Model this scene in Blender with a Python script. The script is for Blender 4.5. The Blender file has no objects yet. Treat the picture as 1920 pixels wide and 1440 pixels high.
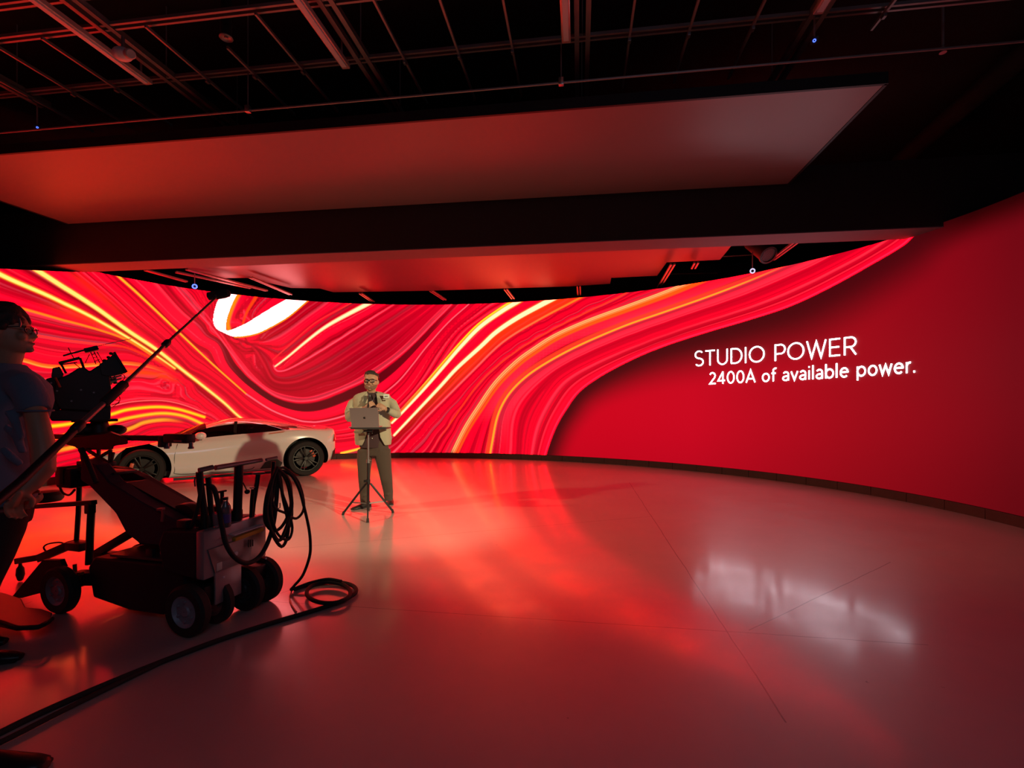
import bpy, bmesh, math, random
import numpy as np
from mathutils import Vector, Matrix, Quaternion

C = bpy.context.scene.collection
scene = bpy.context.scene
rnd = random.Random(7)

# ------------------------------------------------------------------ camera, light, exposure
FPX, HOR, HCAM, YAW = 920.0, 748.0, 1.45, math.radians(7.8)
cam_d = bpy.data.cameras.new('camera')
cam_d.sensor_width = 36.0
cam_d.lens = FPX / 1920.0 * 36.0
cam_d.shift_y = (HOR - 720.0) / 1920.0
cam_d.clip_start = 0.05
cam_o = bpy.data.objects.new('camera', cam_d)
C.objects.link(cam_o)
cam_o.location = (0, 0, HCAM)
cam_o.rotation_euler = (math.pi / 2, 0, YAW)
scene.camera = cam_o

RV = Vector((math.cos(YAW), math.sin(YAW), 0))
FV = Vector((-math.sin(YAW), math.cos(YAW), 0))


def cf(X, d, z=0.0):
    """point from metres right of the camera, metres ahead of it, height above the floor"""
    p = RV * X + FV * d
    return Vector((p.x, p.y, z))


def P(px, py, d):
    return cf((px - 960) / FPX * d, d, HCAM - (py - HOR) / FPX * d)


def G(px, py, z=0.0):
    d = (HCAM - z) * FPX / (py - HOR)
    return P(px, py, d)


def PY(px, py, Y):
    """point seen at (px,py) that lies at room depth Y"""
    k = (px - 960) / FPX
    d = Y / (k * math.sin(YAW) + math.cos(YAW))
    return P(px, py, d)


world = bpy.data.worlds.new('world')
scene.world = world
world.use_nodes = True
world.node_tree.nodes['Background'].inputs[0].default_value = (0.02, 0.015, 0.02, 1)
world.node_tree.nodes['Background'].inputs[1].default_value = 0.05
scene.view_settings.view_transform = 'Standard'
scene.view_settings.look = 'None'
scene.view_settings.exposure = 0.28
scene.view_settings.gamma = 1.0
scene.view_settings.use_curve_mapping = False
scene.cycles.use_denoising = True
scene.cycles.max_bounces = 6
scene.cycles.sample_clamp_indirect = 6.0


def spot(name, loc, target, power, color, size_deg, blend, radius=0.08):
    l = bpy.data.lights.new(name, 'SPOT')
    l.energy = power
    l.color = color
    l.spot_size = math.radians(size_deg)
    l.spot_blend = blend
    l.shadow_soft_size = radius
    o = bpy.data.objects.new(name, l)
    C.objects.link(o)
    o.location = loc
    o.rotation_euler = (Vector(target) - Vector(loc)).to_track_quat('-Z', 'Y').to_euler()
    return o


def area(name, loc, target, power, color, sx, sy):
    l = bpy.data.lights.new(name, 'AREA')
    l.energy = power
    l.color = color
    l.shape = 'RECTANGLE'
    l.size = sx
    l.size_y = sy
    o = bpy.data.objects.new(name, l)
    C.objects.link(o)
    o.location = loc
    o.rotation_euler = (Vector(target) - Vector(loc)).to_track_quat('-Z', 'Y').to_euler()
    return o


# warm stage spot hung left of the frame: throws the speaker's shadow to the right
spot('key_spot', cf(-6.0, 4.5, 3.65), cf(-1.2, 6.7, 0.6), 380, (1.0, 0.78, 0.42), 62, 0.45)
# its twin hung right of the camera: throws the speaker's shadow on to the car door
spot('key_spot', cf(4.05, 1.27, 3.38), cf(-3.3, 7.5, 0.8), 1800, (1.0, 0.80, 0.47), 35, 0.4)
# dim cool house light behind the camera
area('house_light', cf(1.5, -2.5, 4.2), cf(1.0, 2.0, 0.0), 14, (0.60, 0.70, 1.0), 2.5, 1.2)


# ------------------------------------------------------------------ materials
def nodes_of(m):
    m.use_nodes = True
    return m.node_tree, m.node_tree.nodes['Principled BSDF']


def mat(name, col, rough=0.5, metal=0.0, bump=0.0, bscale=60.0, var=0.0, vscale=8.0, spec=0.5, coat=0.0, trans=0.0, alpha=1.0, emit=None, estr=0.0):
    m = bpy.data.materials.new(name)
    nt, b = nodes_of(m)
    b.inputs['Base Color'].default_value = (*col, 1)
    b.inputs['Roughness'].default_value = rough
    b.inputs['Metallic'].default_value = metal
    b.inputs['Specular IOR Level'].default_value = spec
    b.inputs['Coat Weight'].default_value = coat
    b.inputs['Transmission Weight'].default_value = trans
    if emit:
        b.inputs['Emission Color'].default_value = (*emit, 1)
        b.inputs['Emission Strength'].default_value = estr
    tc = nt.nodes.new('ShaderNodeTexCoord')
    if var > 0:
        n = nt.nodes.new('ShaderNodeTexNoise')
        n.inputs['Scale'].default_value = vscale
        n.inputs['Detail'].default_value = 5
        nt.links.new(tc.outputs['Object'], n.inputs['Vector'])
        r = nt.nodes.new('ShaderNodeMapRange')
        r.inputs['To Min'].default_value = 1 - var
        r.inputs['To Max'].default_value = 1 + var
        nt.links.new(n.outputs[0], r.inputs['Value'])
        mx = nt.nodes.new('ShaderNodeVectorMath')
        mx.operation = 'SCALE'
        mx.inputs[0].default_value = col
        nt.links.new(r.outputs[0], mx.inputs['Scale'])
        nt.links.new(mx.outputs[0], b.inputs['Base Color'])
    if bump > 0:
        n = nt.nodes.new('ShaderNodeTexNoise')
        n.inputs['Scale'].default_value = bscale
        n.inputs['Detail'].default_value = 4
        nt.links.new(tc.outputs['Object'], n.inputs['Vector'])
        bp = nt.nodes.new('ShaderNodeBump')
        bp.inputs['Strength'].default_value = bump
        bp.inputs['Distance'].default_value = 0.01
        nt.links.new(n.outputs[0], bp.inputs['Height'])
        nt.links.new(bp.outputs[0], b.inputs['Normal'])
    return m


M = {}
M['black_metal'] = mat('black_metal', (0.014, 0.012, 0.014), 0.5, 0.1, bump=0.05, var=0.2)
M['black_plastic'] = mat('black_plastic', (0.02, 0.02, 0.022), 0.5, bump=0.04, var=0.15)
M['rubber'] = mat('rubber', (0.022, 0.02, 0.02), 0.75, bump=0.1, var=0.2)
M['steel'] = mat('steel', (0.55, 0.54, 0.54), 0.28, 0.9, var=0.1)
M['dull_steel'] = mat('dull_steel', (0.30, 0.29, 0.30), 0.42, 0.8, var=0.15)
M['aluminium'] = mat('aluminium', (0.46, 0.44, 0.45), 0.40, 0.55, var=0.12, bump=0.03)
M['dark_grey'] = mat('dark_grey', (0.06, 0.058, 0.062), 0.45, 0.2, var=0.15, bump=0.04)
M['charcoal'] = mat('charcoal', (0.03, 0.028, 0.033), 0.6, var=0.2, bump=0.05)
M['ceiling_black'] = mat('ceiling_black', (0.012, 0.011, 0.011), 0.85, var=0.3, bump=0.2)
M['strut'] = mat('strut', (0.34, 0.29, 0.28), 0.45, 0.5, var=0.2, bump=0.05)
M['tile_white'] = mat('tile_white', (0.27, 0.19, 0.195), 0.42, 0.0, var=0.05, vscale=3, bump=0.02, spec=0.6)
M['white_plastic'] = mat('white_plastic', (0.7, 0.7, 0.72), 0.35, var=0.03)


# ------------------------------------------------------------------ mesh builder
class MB:
    def __init__(s):
        s.v = []
        s.f = []
        s.mi = []

    def add(s, vs, fs, mi=0):
        o = len(s.v)
        s.v += [Vector(v) for v in vs]
        s.f += [tuple(i + o for i in f) for f in fs]
        s.mi += [mi] * len(fs)
        return s

    def hexa(s, a, mi=0):
        """8 corners: bottom loop 0-3, top loop 4-7"""
        return s.add(a, [(3, 2, 1, 0), (4, 5, 6, 7), (0, 1, 5, 4), (1, 2, 6, 5), (2, 3, 7, 6), (3, 0, 4, 7)], mi)

    def box(s, c, size, R=None, mi=0, bev=0.0):
        c = Vector(c)
        hx, hy, hz = size[0] / 2, size[1] / 2, size[2] / 2
        if bev > 0:
            b = min(bev, hx * .9, hy * .9, hz * .9)
            bm = bmesh.new()
            bmesh.ops.create_cube(bm, size=1)
            for v in bm.verts:
                v.co = Vector((v.co.x * size[0], v.co.y * size[1], v.co.z * size[2]))
            bmesh.ops.bevel(bm, geom=bm.edges[:], offset=b, segments=2, affect='EDGES', profile=0.5)
            bm.verts.index_update()
            vs = [v.co.copy() for v in bm.verts]
            fs = [tuple(v.index for v in f.verts) for f in bm.faces]
            bm.free()
            return s.add([c + (R @ v if R else v) for v in vs], fs, mi)
        vs = [Vector((x, y, z)) for z in (-hz, hz) for x, y in ((-hx, -hy), (hx, -hy), (hx, hy), (-hx, hy))]
        return s.hexa([c + (R @ v if R else v) for v in vs], mi)

    def bar(s, p0, p1, w, h, up=(0, 0, 1), mi=0, bev=0.0):
        """box between two points, w across, h along 'up'"""
        p0, p1 = Vector(p0), Vector(p1)
        x = (p1 - p0)
        L = x.length
        x.normalize()
        y = Vector(up).cross(x)
        if y.length < 1e-4:
            y = Vector((0, 1, 0)).cross(x)
        y.normalize()
        z = x.cross(y)
        R = Matrix((x, y, z)).transposed()
        return s.box((p0 + p1) / 2, (L, w, h), R, mi, bev)

    def tube(s, path, r, n=10, cap=True, mi=0, flat=1.0, up=None):
        path = [Vector(p) for p in path]
        m = len(path)
        rr = r if isinstance(r, (list, tuple)) else [r] * m
        t = []
        for i in range(m):
            a = path[max(i - 1, 0)]
            b = path[min(i + 1, m - 1)]
            d = (b - a)
            t.append(d.normalized() if d.length > 1e-9 else Vector((0, 0, 1)))
        u = Vector(up) if up else (Vector((0, 0, 1)) if abs(t[0].z) < .9 else Vector((1, 0, 0)))
        u = (u - t[0] * u.dot(t[0])).normalized()
        rings = []
        for i in range(m):
            if i:
                u = u - t[i] * u.dot(t[i])
                u = u.normalized() if u.length > 1e-6 else t[i].orthogonal().normalized()
            w = t[i].cross(u)
            rings.append([path[i] + (u * math.cos(k * 2 * math.pi / n) * flat + w * math.sin(k * 2 * math.pi / n)) * rr[i] for k in range(n)])
        return s.loft(rings, cap, mi)

    def loft(s, rings, cap=True, mi=0, closed=True):
        n = len(rings[0])
        vs = [p for r in rings for p in r]
        fs = []
        for i in range(len(rings) - 1):
            for k in range(n if closed else n - 1):
                a, b = i * n + k, i * n + (k + 1) % n
                fs.append((a, b, b + n, a + n))
        if cap and closed:
            fs.append(tuple(range(n - 1, -1, -1)))
            fs.append(tuple(range((len(rings) - 1) * n, len(rings) * n)))
        return s.add(vs, fs, mi)

    def cyl(s, p0, p1, r0, r1=None, n=16, mi=0):
        return s.tube([p0, p1], [r0, r0 if r1 is None else r1], n, True, mi)

    def lathe(s, prof, c, axis=(0, 0, 1), n=24, mi=0, cap=True):
        """prof: list of (radius, distance along axis)"""
        a = Vector(axis).normalized()
        u = a.orthogonal().normalized()
        w = a.cross(u)
        c = Vector(c)
        rings = [[c + a * z + (u * math.cos(k * 2 * math.pi / n) + w * math.sin(k * 2 * math.pi / n)) * max(r, 1e-4) for k in range(n)] for r, z in prof]
        return s.loft(rings, cap, mi)

    def ell(s, c, rad, R=None, nu=16, nv=10, mi=0):
        c = Vector(c)
        if not isinstance(rad, (tuple, list)):
            rad = (rad,) * 3
        rings = []
        for j in range(1, nv):
            th = math.pi * j / nv
            ring = []
            for k in range(nu):
                ph = 2 * math.pi * k / nu
                v = Vector((rad[0] * math.sin(th) * math.cos(ph), rad[1] * math.sin(th) * math.sin(ph), -rad[2] * math.cos(th)))
                ring.append(c + (R @ v if R else v))
            rings.append(ring)
        return s.loft(rings, True, mi)

    def prism(s, poly, off, mi=0):
        """closed 3D polygon extruded by the vector off"""
        off = Vector(off)
        n = len(poly)
        vs = [Vector(p) for p in poly] + [Vector(p) + off for p in poly]
        fs = [tuple(range(n - 1, -1, -1)), tuple(range(n, 2 * n))]
        fs += [(k, (k + 1) % n, (k + 1) % n + n, k + n) for k in range(n)]
        return s.add(vs, fs, mi)

    def build(s, name, mats, parent=None, origin=None, smooth=True, angle=40, bevel=0.0):
        if not isinstance(mats, (list, tuple)):
            mats = [mats]
        if parent is not None:
            org = Vector(parent['_org']) if '_org' in parent else Vector(ORG[parent.name])
        else:
            org = Vector(origin) if origin is not None else Vector((0, 0, 0))
        me = bpy.data.meshes.new(name)
        me.from_pydata([tuple(v - org) for v in s.v], [], s.f)
        for m in mats:
            me.materials.append(m)
        if max(s.mi, default=0) > 0:
            me.polygons.foreach_set('material_index', s.mi)
        bm = bmesh.new()
        bm.from_mesh(me)
        bmesh.ops.recalc_face_normals(bm, faces=bm.faces[:])
        bm.to_mesh(me)
        bm.free()
        if smooth:
            me.polygons.foreach_set('use_smooth', [True] * len(me.polygons))
            me.set_sharp_from_angle(angle=math.radians(angle))
        me.update()
        o = bpy.data.objects.new(name, me)
        C.objects.link(o)
        if parent is not None:
            o.parent = parent
        else:
            o.location = org
        ORG[o.name] = org
        if bevel > 0:
            b = o.modifiers.new('bevel', 'BEVEL')
            b.width = bevel
            b.segments = 2
            b.limit_method = 'ANGLE'
            b.angle_limit = math.radians(50)
        return o


ORG = {}


def thing(name, label, cat, loc=(0, 0, 0), group=None):
    o = bpy.data.objects.new(name, None)
    o.empty_display_size = 0.1
    C.objects.link(o)
    o.location = Vector(loc)
    ORG[o.name] = Vector(loc)
    return tag(o, label, cat, group)


def tag(o, label=None, cat=None, group=None, kind=None):
    if label:
        o['label'] = label
    if cat:
        o['category'] = cat
    if group:
        o['group'] = group
    if kind:
        o['kind'] = kind
    return o


def apply_mods(o):
    dg = bpy.context.evaluated_depsgraph_get()
    dg.update()
    me = bpy.data.meshes.new_from_object(o.evaluated_get(dg))
    old = o.data
    o.modifiers.clear()
    o.data = me
    me.name = old.name
    bpy.data.meshes.remove(old)
    return o


def fuse(o, voxel, smooth=4, factor=0.6):
    """one continuous closed surface out of the overlapping solids in o"""
    ms = list(o.data.materials)
    r = o.modifiers.new('r', 'REMESH')
    r.mode = 'VOXEL'
    r.voxel_size = voxel
    r.use_smooth_shade = True
    s = o.modifiers.new('s', 'SMOOTH')
    s.iterations = smooth
    s.factor = factor
    apply_mods(o)
    if len(o.data.materials) == 0:
        for m in ms:
            o.data.materials.append(m)
    return o


def catmull(pts, k=8):
    pts = [Vector(p) for p in pts]
    out = []
    n = len(pts)
    for i in range(n - 1):
        p0, p1, p2, p3 = pts[max(i - 1, 0)], pts[i], pts[i + 1], pts[min(i + 2, n - 1)]
        for j in range(k):
            t = j / k
            out.append(0.5 * ((2 * p1) + (p2 - p0) * t + (2 * p0 - 5 * p1 + 4 * p2 - p3) * t * t + (3 * p1 - p0 - 3 * p2 + p3) * t ** 3))
    out.append(pts[-1])
    return out


def frame_R(x, up=(0, 0, 1)):
    x = Vector(x).normalized()
    y = Vector(up).cross(x).normalized()
    return Matrix((x, y, x.cross(y))).transposed()
# ------------------------------------------------------------------ floor with sawn joints
def joint_mat():
    m = bpy.data.materials.new('polished_concrete')
    nt, b = nodes_of(m)
    N, L = nt.nodes, nt.links
    tc = N.new('ShaderNodeTexCoord')

    def math_(op, a, b_=None, c_=None):
        n = N.new('ShaderNodeMath')
        n.operation = op
        for i, q in enumerate((a, b_, c_)):
            if q is None:
                continue
            if isinstance(q, (int, float)):
                n.inputs[i].default_value = q
            else:
                L.new(q, n.inputs[i])
        return n.outputs[0]
    sep = N.new('ShaderNodeSeparateXYZ')
    L.new(tc.outputs['Object'], sep.inputs[0])
    x, y = sep.outputs[0], sep.outputs[1]
    wob = N.new('ShaderNodeTexNoise')
    wob.inputs['Scale'].default_value = 3.0
    L.new(tc.outputs['Object'], wob.inputs['Vector'])
    wv = math_('MULTIPLY', math_('SUBTRACT', wob.outputs[0], 0.5), 0.02)
    joints = [((1180, 905), (1475, 1355), 0.004), ((470, 1125), (1740, 1209), 0.003),
              ((1405, 1182), (1670, 1054), 0.004), ((520, 1029), (1223, 968), 0.003),
              ((380, 1165), (545, 1106), 0.003), ((60, 1128), (0, 1150), 0.004)]
    tot = None
    for (a, c, w) in joints:
        p, q = G(*a), G(*c)
        t = (q - p)
        ln = t.length
        t.normalize()
        nx, ny = -t.y, t.x
        d = math_('ADD', math_('MULTIPLY', x, nx), math_('MULTIPLY', y, ny))
        d = math_('ABSOLUTE', math_('ADD', math_('SUBTRACT', d, nx * p.x + ny * p.y), wv))
        s_ = math_('ADD', math_('MULTIPLY', x, t.x), math_('MULTIPLY', y, t.y))
        s_ = math_('SUBTRACT', s_, t.x * p.x + t.y * p.y + ln / 2)
        inside = math_('LESS_THAN', math_('ABSOLUTE', s_), ln / 2)
        k = math_('MULTIPLY', math_('LESS_THAN', d, w), inside)
        tot = k if tot is None else math_('MAXIMUM', tot, k)
    n1 = N.new('ShaderNodeTexNoise')
    n1.inputs['Scale'].default_value = 0.9
    n1.inputs['Detail'].default_value = 8
    n1.inputs['Roughness'].default_value = 0.62
    L.new(tc.outputs['Object'], n1.inputs['Vector'])
    ramp = N.new('ShaderNodeValToRGB')
    ramp.color_ramp.elements[0].position = 0.3
    ramp.color_ramp.elements[0].color = (0.46, 0.40, 0.40, 1)
    ramp.color_ramp.elements[1].position = 0.7
    ramp.color_ramp.elements[1].color = (0.54, 0.47, 0.46, 1)
    L.new(n1.outputs[0], ramp.inputs[0])
    # small dark specks and scuffs
    n2 = N.new('ShaderNodeTexNoise')
    n2.inputs['Scale'].default_value = 14
    n2.inputs['Detail'].default_value = 3
    L.new(tc.outputs['Object'], n2.inputs['Vector'])
    sp = math_('GREATER_THAN', n2.outputs[0], 0.76)
    mix = N.new('ShaderNodeMixRGB')
    mix.inputs['Color2'].default_value = (0.13, 0.10, 0.10, 1)
    L.new(math_('MULTIPLY', sp, 0.6), mix.inputs['Fac'])
    L.new(ramp.outputs[0], mix.inputs['Color1'])
    mix2 = N.new('ShaderNodeMixRGB')
    mix2.inputs['Color2'].default_value = (0.05, 0.03, 0.03, 1)
    L.new(math_('MULTIPLY', tot, 0.75), mix2.inputs['Fac'])
    L.new(mix.outputs[0], mix2.inputs['Color1'])
    L.new(mix2.outputs[0], b.inputs['Base Color'])
    n3 = N.new('ShaderNodeTexNoise')
    n3.inputs['Scale'].default_value = 2.2
    n3.inputs['Detail'].default_value = 9
    n3.inputs['Roughness'].default_value = 0.7
    L.new(tc.outputs['Object'], n3.inputs['Vector'])
    mr = N.new('ShaderNodeMapRange')
    mr.inputs['From Min'].default_value = 0.35
    mr.inputs['From Max'].default_value = 0.65
    mr.inputs['To Min'].default_value = 0.36
    mr.inputs['To Max'].default_value = 0.46
    L.new(n3.outputs[0], mr.inputs['Value'])
    L.new(mr.outputs[0], b.inputs['Roughness'])
    b.inputs['Specular IOR Level'].default_value = 1.0
    b.inputs['IOR'].default_value = 1.62
    b.inputs['Coat Weight'].default_value = 0.75
    b.inputs['Coat IOR'].default_value = 1.5
    mr2 = N.new('ShaderNodeMapRange')
    mr2.inputs['From Min'].default_value = 0.35
    mr2.inputs['From Max'].default_value = 0.65
    mr2.inputs['To Min'].default_value = 0.10
    mr2.inputs['To Max'].default_value = 0.19
    L.new(n3.outputs[0], mr2.inputs['Value'])
    L.new(mr2.outputs[0], b.inputs['Coat Roughness'])
    bp = N.new('ShaderNodeBump')
    bp.inputs['Strength'].default_value = 0.06
    bp.inputs['Distance'].default_value = 0.01
    L.new(n3.outputs[0], bp.inputs['Height'])
    L.new(bp.outputs[0], b.inputs['Normal'])
    return m


M['floor'] = joint_mat()
tag(MB().box((0, 1.0, -0.1), (26, 30, 0.2)).build('floor', M['floor'], smooth=False), kind='structure')
M['wall_dark'] = mat('wall_dark', (0.025, 0.022, 0.024), 0.8, var=0.2, bump=0.1)
tag(MB().box((0, 1.0, 5.75), (26, 30, 0.2)).build('ceiling', M['ceiling_black'], smooth=False), kind='structure')
tag(MB().box((0, 16.1, 2.85), (26, 0.2, 5.7)).build('wall_far', M['wall_dark'], smooth=False), kind='structure')
tag(MB().box((0, -14.1, 2.85), (26, 0.2, 5.7)).build('wall_near', M['wall_dark'], smooth=False), kind='structure')
tag(MB().box((-13.1, 1.0, 2.85), (0.2, 30, 5.7)).build('wall_left', M['wall_dark'], smooth=False), kind='structure')
tag(MB().box((13.1, 1.0, 2.85), (0.2, 30, 5.7)).build('wall_right', M['wall_dark'], smooth=False), kind='structure')

# ------------------------------------------------------------------ the curved video wall
SC = [7.53090481, 0.9000423, 59.61108918, 21.43362566, 78.05774527]
WTOP = HCAM + 2.32
WBOT = 0.13


def wall_pt(px):
    if px < 120:
        a, b = wall_pt(120), wall_pt(126)
        t = (a - b).normalized()
        s = (120 - px) / 100.0
        # keeps curving round towards the camera
        ang = math.atan2(t.y, t.x)
        p = a.copy()
        for _ in range(12):
            p = p + Vector((math.cos(ang), math.sin(ang))) * (s / 12)
            ang += 0.10 * s / 12
        return p
    if px > 1900:
        a, b = wall_pt(1900), wall_pt(1894)
        t = (a - b).normalized()
        s = (px - 1900) / 100.0
        ang = math.atan2(t.y, t.x)
        p = a.copy()
        for _ in range(12):
            p = p + Vector((math.cos(ang), math.sin(ang))) * (s / 12)
            ang -= 0.12 * s / 12
        return p
    s = np.polyval(SC, (px - 960) / 960)
    return Vector(((px - 960) / s, FPX / s))


pxs = np.concatenate([np.linspace(-620, -60, 60)[:-1], np.arange(-60, 1960, 1.15), np.linspace(1960, 2250, 30)[1:]])
plan = [wall_pt(float(p)) for p in pxs]
plan_w = np.array([list(cf(p.x, p.y, 0))[:2] for p in plan])
plan_c = np.array([[p.x, p.y] for p in plan])
seg = np.hypot(*np.diff(plan_w, axis=0).T)
arc = np.concatenate([[0], np.cumsum(seg)])
tang = np.gradient(plan_w, arc, axis=0)
tang /= np.linalg.norm(tang, axis=1)[:, None]
nrm_in = np.stack([tang[:, 1], -tang[:, 0]], 1)       # towards the stage


def wall_at(s, off=0.0):
    x = np.interp(s, arc, plan_w[:, 0])
    y = np.interp(s, arc, plan_w[:, 1])
    nx = np.interp(s, arc, nrm_in[:, 0])
    ny = np.interp(s, arc, nrm_in[:, 1])
    return x + nx * off, y + ny * off


def arc_of_px(px):
    return float(np.interp(px, pxs, arc))


# --- picture shown on the wall: stream curves measured on the wall, (column, row, value)
def cm2(pts, k=6):
    return np.array([list(v)[:2] for v in catmull([(a, b, 0) for a, b in pts], k)])


CUR = {
    'A': (10.0, [(-60, 490), (0, 520), (40, 538), (100, 560), (160, 588), (200, 610), (245, 636), (290, 665), (328, 691)]),
    'A2': (9.75, [(345, 704), (372, 726), (410, 757), (440, 783), (480, 815)]),
    'X': (12.0, [(-60, 725), (60, 722), (160, 714), (235, 711), (290, 715), (345, 738), (400, 775), (440, 806)]),
    'B': (9.3, [(40, 492), (78, 514), (130, 545), (180, 577), (240, 620), (293, 655), (340, 692), (380, 723), (420, 755), (455, 786), (520, 826), (590, 846), (640, 849), (690, 838), (739, 816), (778, 775), (825, 725), (856, 691), (901, 650), (930, 623), (970, 596), (1025, 566), (1050, 553)]),
    'B1': (8.5, [(735, 793), (753, 775), (794, 731), (833, 686), (864, 650), (900, 613), (940, 584), (968, 567), (985, 556)]),
    'C': (7.0, [(195, 492), (222, 518), (260, 552), (333, 621), (400, 684), (462, 739), (509, 769), (556, 787), (580, 791), (603, 790), (644, 780), (690, 760), (726, 733), (750, 712), (775, 682), (800, 650), (840, 605), (878, 571), (895, 552)]),
    'D': (5.0, [(310, 513), (329, 537), (369, 583), (410, 630), (457, 694), (486, 721), (517, 742), (548, 751), (572, 752), (603, 746), (650, 727), (681, 713), (707, 697), (749, 666), (781, 637), (812, 605), (845, 572), (862, 552)]),
    'D2': (4.6, [(344, 539), (402, 609), (441, 664), (478, 708), (510, 733), (548, 744), (580, 745), (620, 733), (660, 716), (700, 692), (740, 664), (775, 632), (806, 600), (836, 571)]),
    'D3': (4.2, [(372, 546), (392, 582), (416, 622), (448, 662), (482, 704), (516, 731), (560, 736), (610, 722)]),
    'E0': (3.7, [(396, 598), (412, 628), (445, 655), (476, 690), (512, 723)]),
    'H2': (-2.2, [(455, 609), (462, 587), (478, 560), (486, 545)]),
    'H3': (-1.6, [(430, 612), (432, 592), (444, 563), (452, 548)]),
    'E': (3.0, [(440, 622), (475, 652), (494, 681), (509, 709), (525, 717), (548, 717), (572, 710), (619, 688), (660, 662), (702, 634), (756, 597), (795, 571), (815, 556)]),
    'F': (1.5, [(513, 685), (516, 692), (523, 696), (541, 692), (580, 671), (640, 634), (697, 597), (736, 573), (760, 558)]),
    'G': (1.0, [(516, 687), (541, 668), (572, 642), (603, 618), (634, 599), (687, 571), (710, 558)]),
    'I': (-0.5, [(462, 640), (486, 642), (509, 634), (541, 615), (572, 592), (603, 570), (620, 556)]),
    'I2': (-1.0, [(441, 631), (478, 626), (509, 612), (541, 593), (572, 568)]),
    'J': (11.0, [(720, 856), (739, 847), (794, 788), (841, 741), (888, 694), (942, 642), (1004, 603), (1077, 564), (1100, 552)]),
    'O': (12.3, [(800, 856), (840, 800), (900, 717), (962, 663), (1025, 624), (1087, 592), (1160, 557), (1180, 545)]),
    'K': (13.5, [(843, 856), (869, 803), (895, 762), (927, 716), (966, 677), (1000, 652), (1040, 627), (1098, 601), (1171, 574), (1244, 547), (1300, 524), (1360, 498)]),
    'L': (15.5, [(918, 858), (923, 828), (933, 780), (952, 742), (983, 709), (1025, 680), (1087, 647), (1171, 611), (1244, 585.5), (1328, 556), (1406, 526), (1479, 495), (1510, 482)]),
    'N': (17.2, [(982, 858), (990, 800), (1010, 755), (1050, 706), (1120, 668), (1200, 636), (1300, 600), (1400, 567), (1500, 525), (1600, 475), (1640, 450)]),
    'Mm': (19.0, [(1022, 862), (1033, 828), (1046, 797), (1062, 770), (1087, 736), (1129, 705), (1192, 672), (1254, 647), (1328, 623), (1406, 600), (1484, 574), (1562, 537), (1641, 493), (1693, 462), (1715, 442), (1770, 385), (1830, 300)]),
    'Pp': (10.5, [(-60, 566), (0, 577), (55, 587), (94, 595), (141, 606), (187, 619), (230, 634), (269, 656), (330, 700)]),
    'Q': (11.0, [(-60, 620), (65, 632), (120, 638), (180, 645), (230, 650), (270, 665), (310, 685), (355, 716)]),
    'R': (11.5, [(-60, 660), (30, 672), (60, 678), (95, 687), (150, 685), (225, 680), (270, 684), (300, 692), (335, 705)]),
    'S': (12.4, [(-60, 790), (60, 780), (140, 770), (208, 761), (250, 753), (302, 751), (344, 759), (385, 775)]),
    'T': (12.8, [(-60, 806), (90, 799), (145, 792), (208, 777), (240, 768), (292, 763), (333, 767), (383, 782)]),
    'U': (13.2, [(-60, 830), (90, 822), (145, 808), (208, 792), (250, 782), (302, 775), (344, 780), (380, 795)]),
    'V': (13.6, [(80, 850), (150, 835), (240, 805), (271, 792), (312, 787), (350, 792)]),
}
pts, vals = [], []
for k, (v, c) in CUR.items():
    q = cm2(c, 2)
    pts.append(q)
    vals.append(np.full(len(q), v))
pts = np.concatenate(pts)
vals = np.concatenate(vals)


def tps(d2):
    return 0.5 * d2 * np.log(d2 + 1e-9)


SCL = 100.0
Pn = pts / SCL
D2 = ((Pn[:, None] - Pn[None]) ** 2).sum(-1)
n_ = len(Pn)
A_ = np.zeros((n_ + 3, n_ + 3))
A_[:n_, :n_] = tps(D2) + np.eye(n_) * 0.002
A_[:n_, n_:] = np.c_[np.ones(n_), Pn]
A_[n_:, :n_] = A_[:n_, n_:].T
W_ = np.linalg.solve(A_, np.r_[vals, 0, 0, 0])
gx = np.arange(-240, 2000, 6.0)
gy = np.arange(300, 960, 5.0)
GX, GY = np.meshgrid(gx, gy)
q = np.c_[GX.ravel(), GY.ravel()] / SCL
PSI = np.concatenate([tps(((c[:, None] - Pn[None]) ** 2).sum(-1)) @ W_[:n_] + np.c_[np.ones(len(c)), c] @ W_[n_:] for c in np.array_split(q, 40)]).reshape(GX.shape)


def psi_at(x, y):
    fx = np.clip((x - gx[0]) / 6.0, 0, len(gx) - 1.001)
    fy = np.clip((y - gy[0]) / 5.0, 0, len(gy) - 1.001)
    i, j = fx.astype(int), fy.astype(int)
    a, b = fx - i, fy - j
    return (PSI[j, i] * (1 - a) + PSI[j, i + 1] * a) * (1 - b) + (PSI[j + 1, i] * (1 - a) + PSI[j + 1, i + 1] * a) * b


rs = np.random.RandomState(5)


def noise1(freq):
    tab = rs.rand(4096)
    def f(v):
        u = v * freq + 900
        i = np.floor(u).astype(int)
        t = u - i
        t = t * t * (3 - 2 * t)
        return tab[i % 4096] * (1 - t) + tab[(i + 1) % 4096] * t
    return f


def lin(c):
    c = np.array(c, float) / 255
    return np.where(c <= 0.04045, c / 12.92, ((c + 0.055) / 1.055) ** 2.4)


def sstep(a, b, x):
    t = np.clip((x - a) / (b - a), 0, 1)
    return t * t * (3 - 2 * t)


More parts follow.
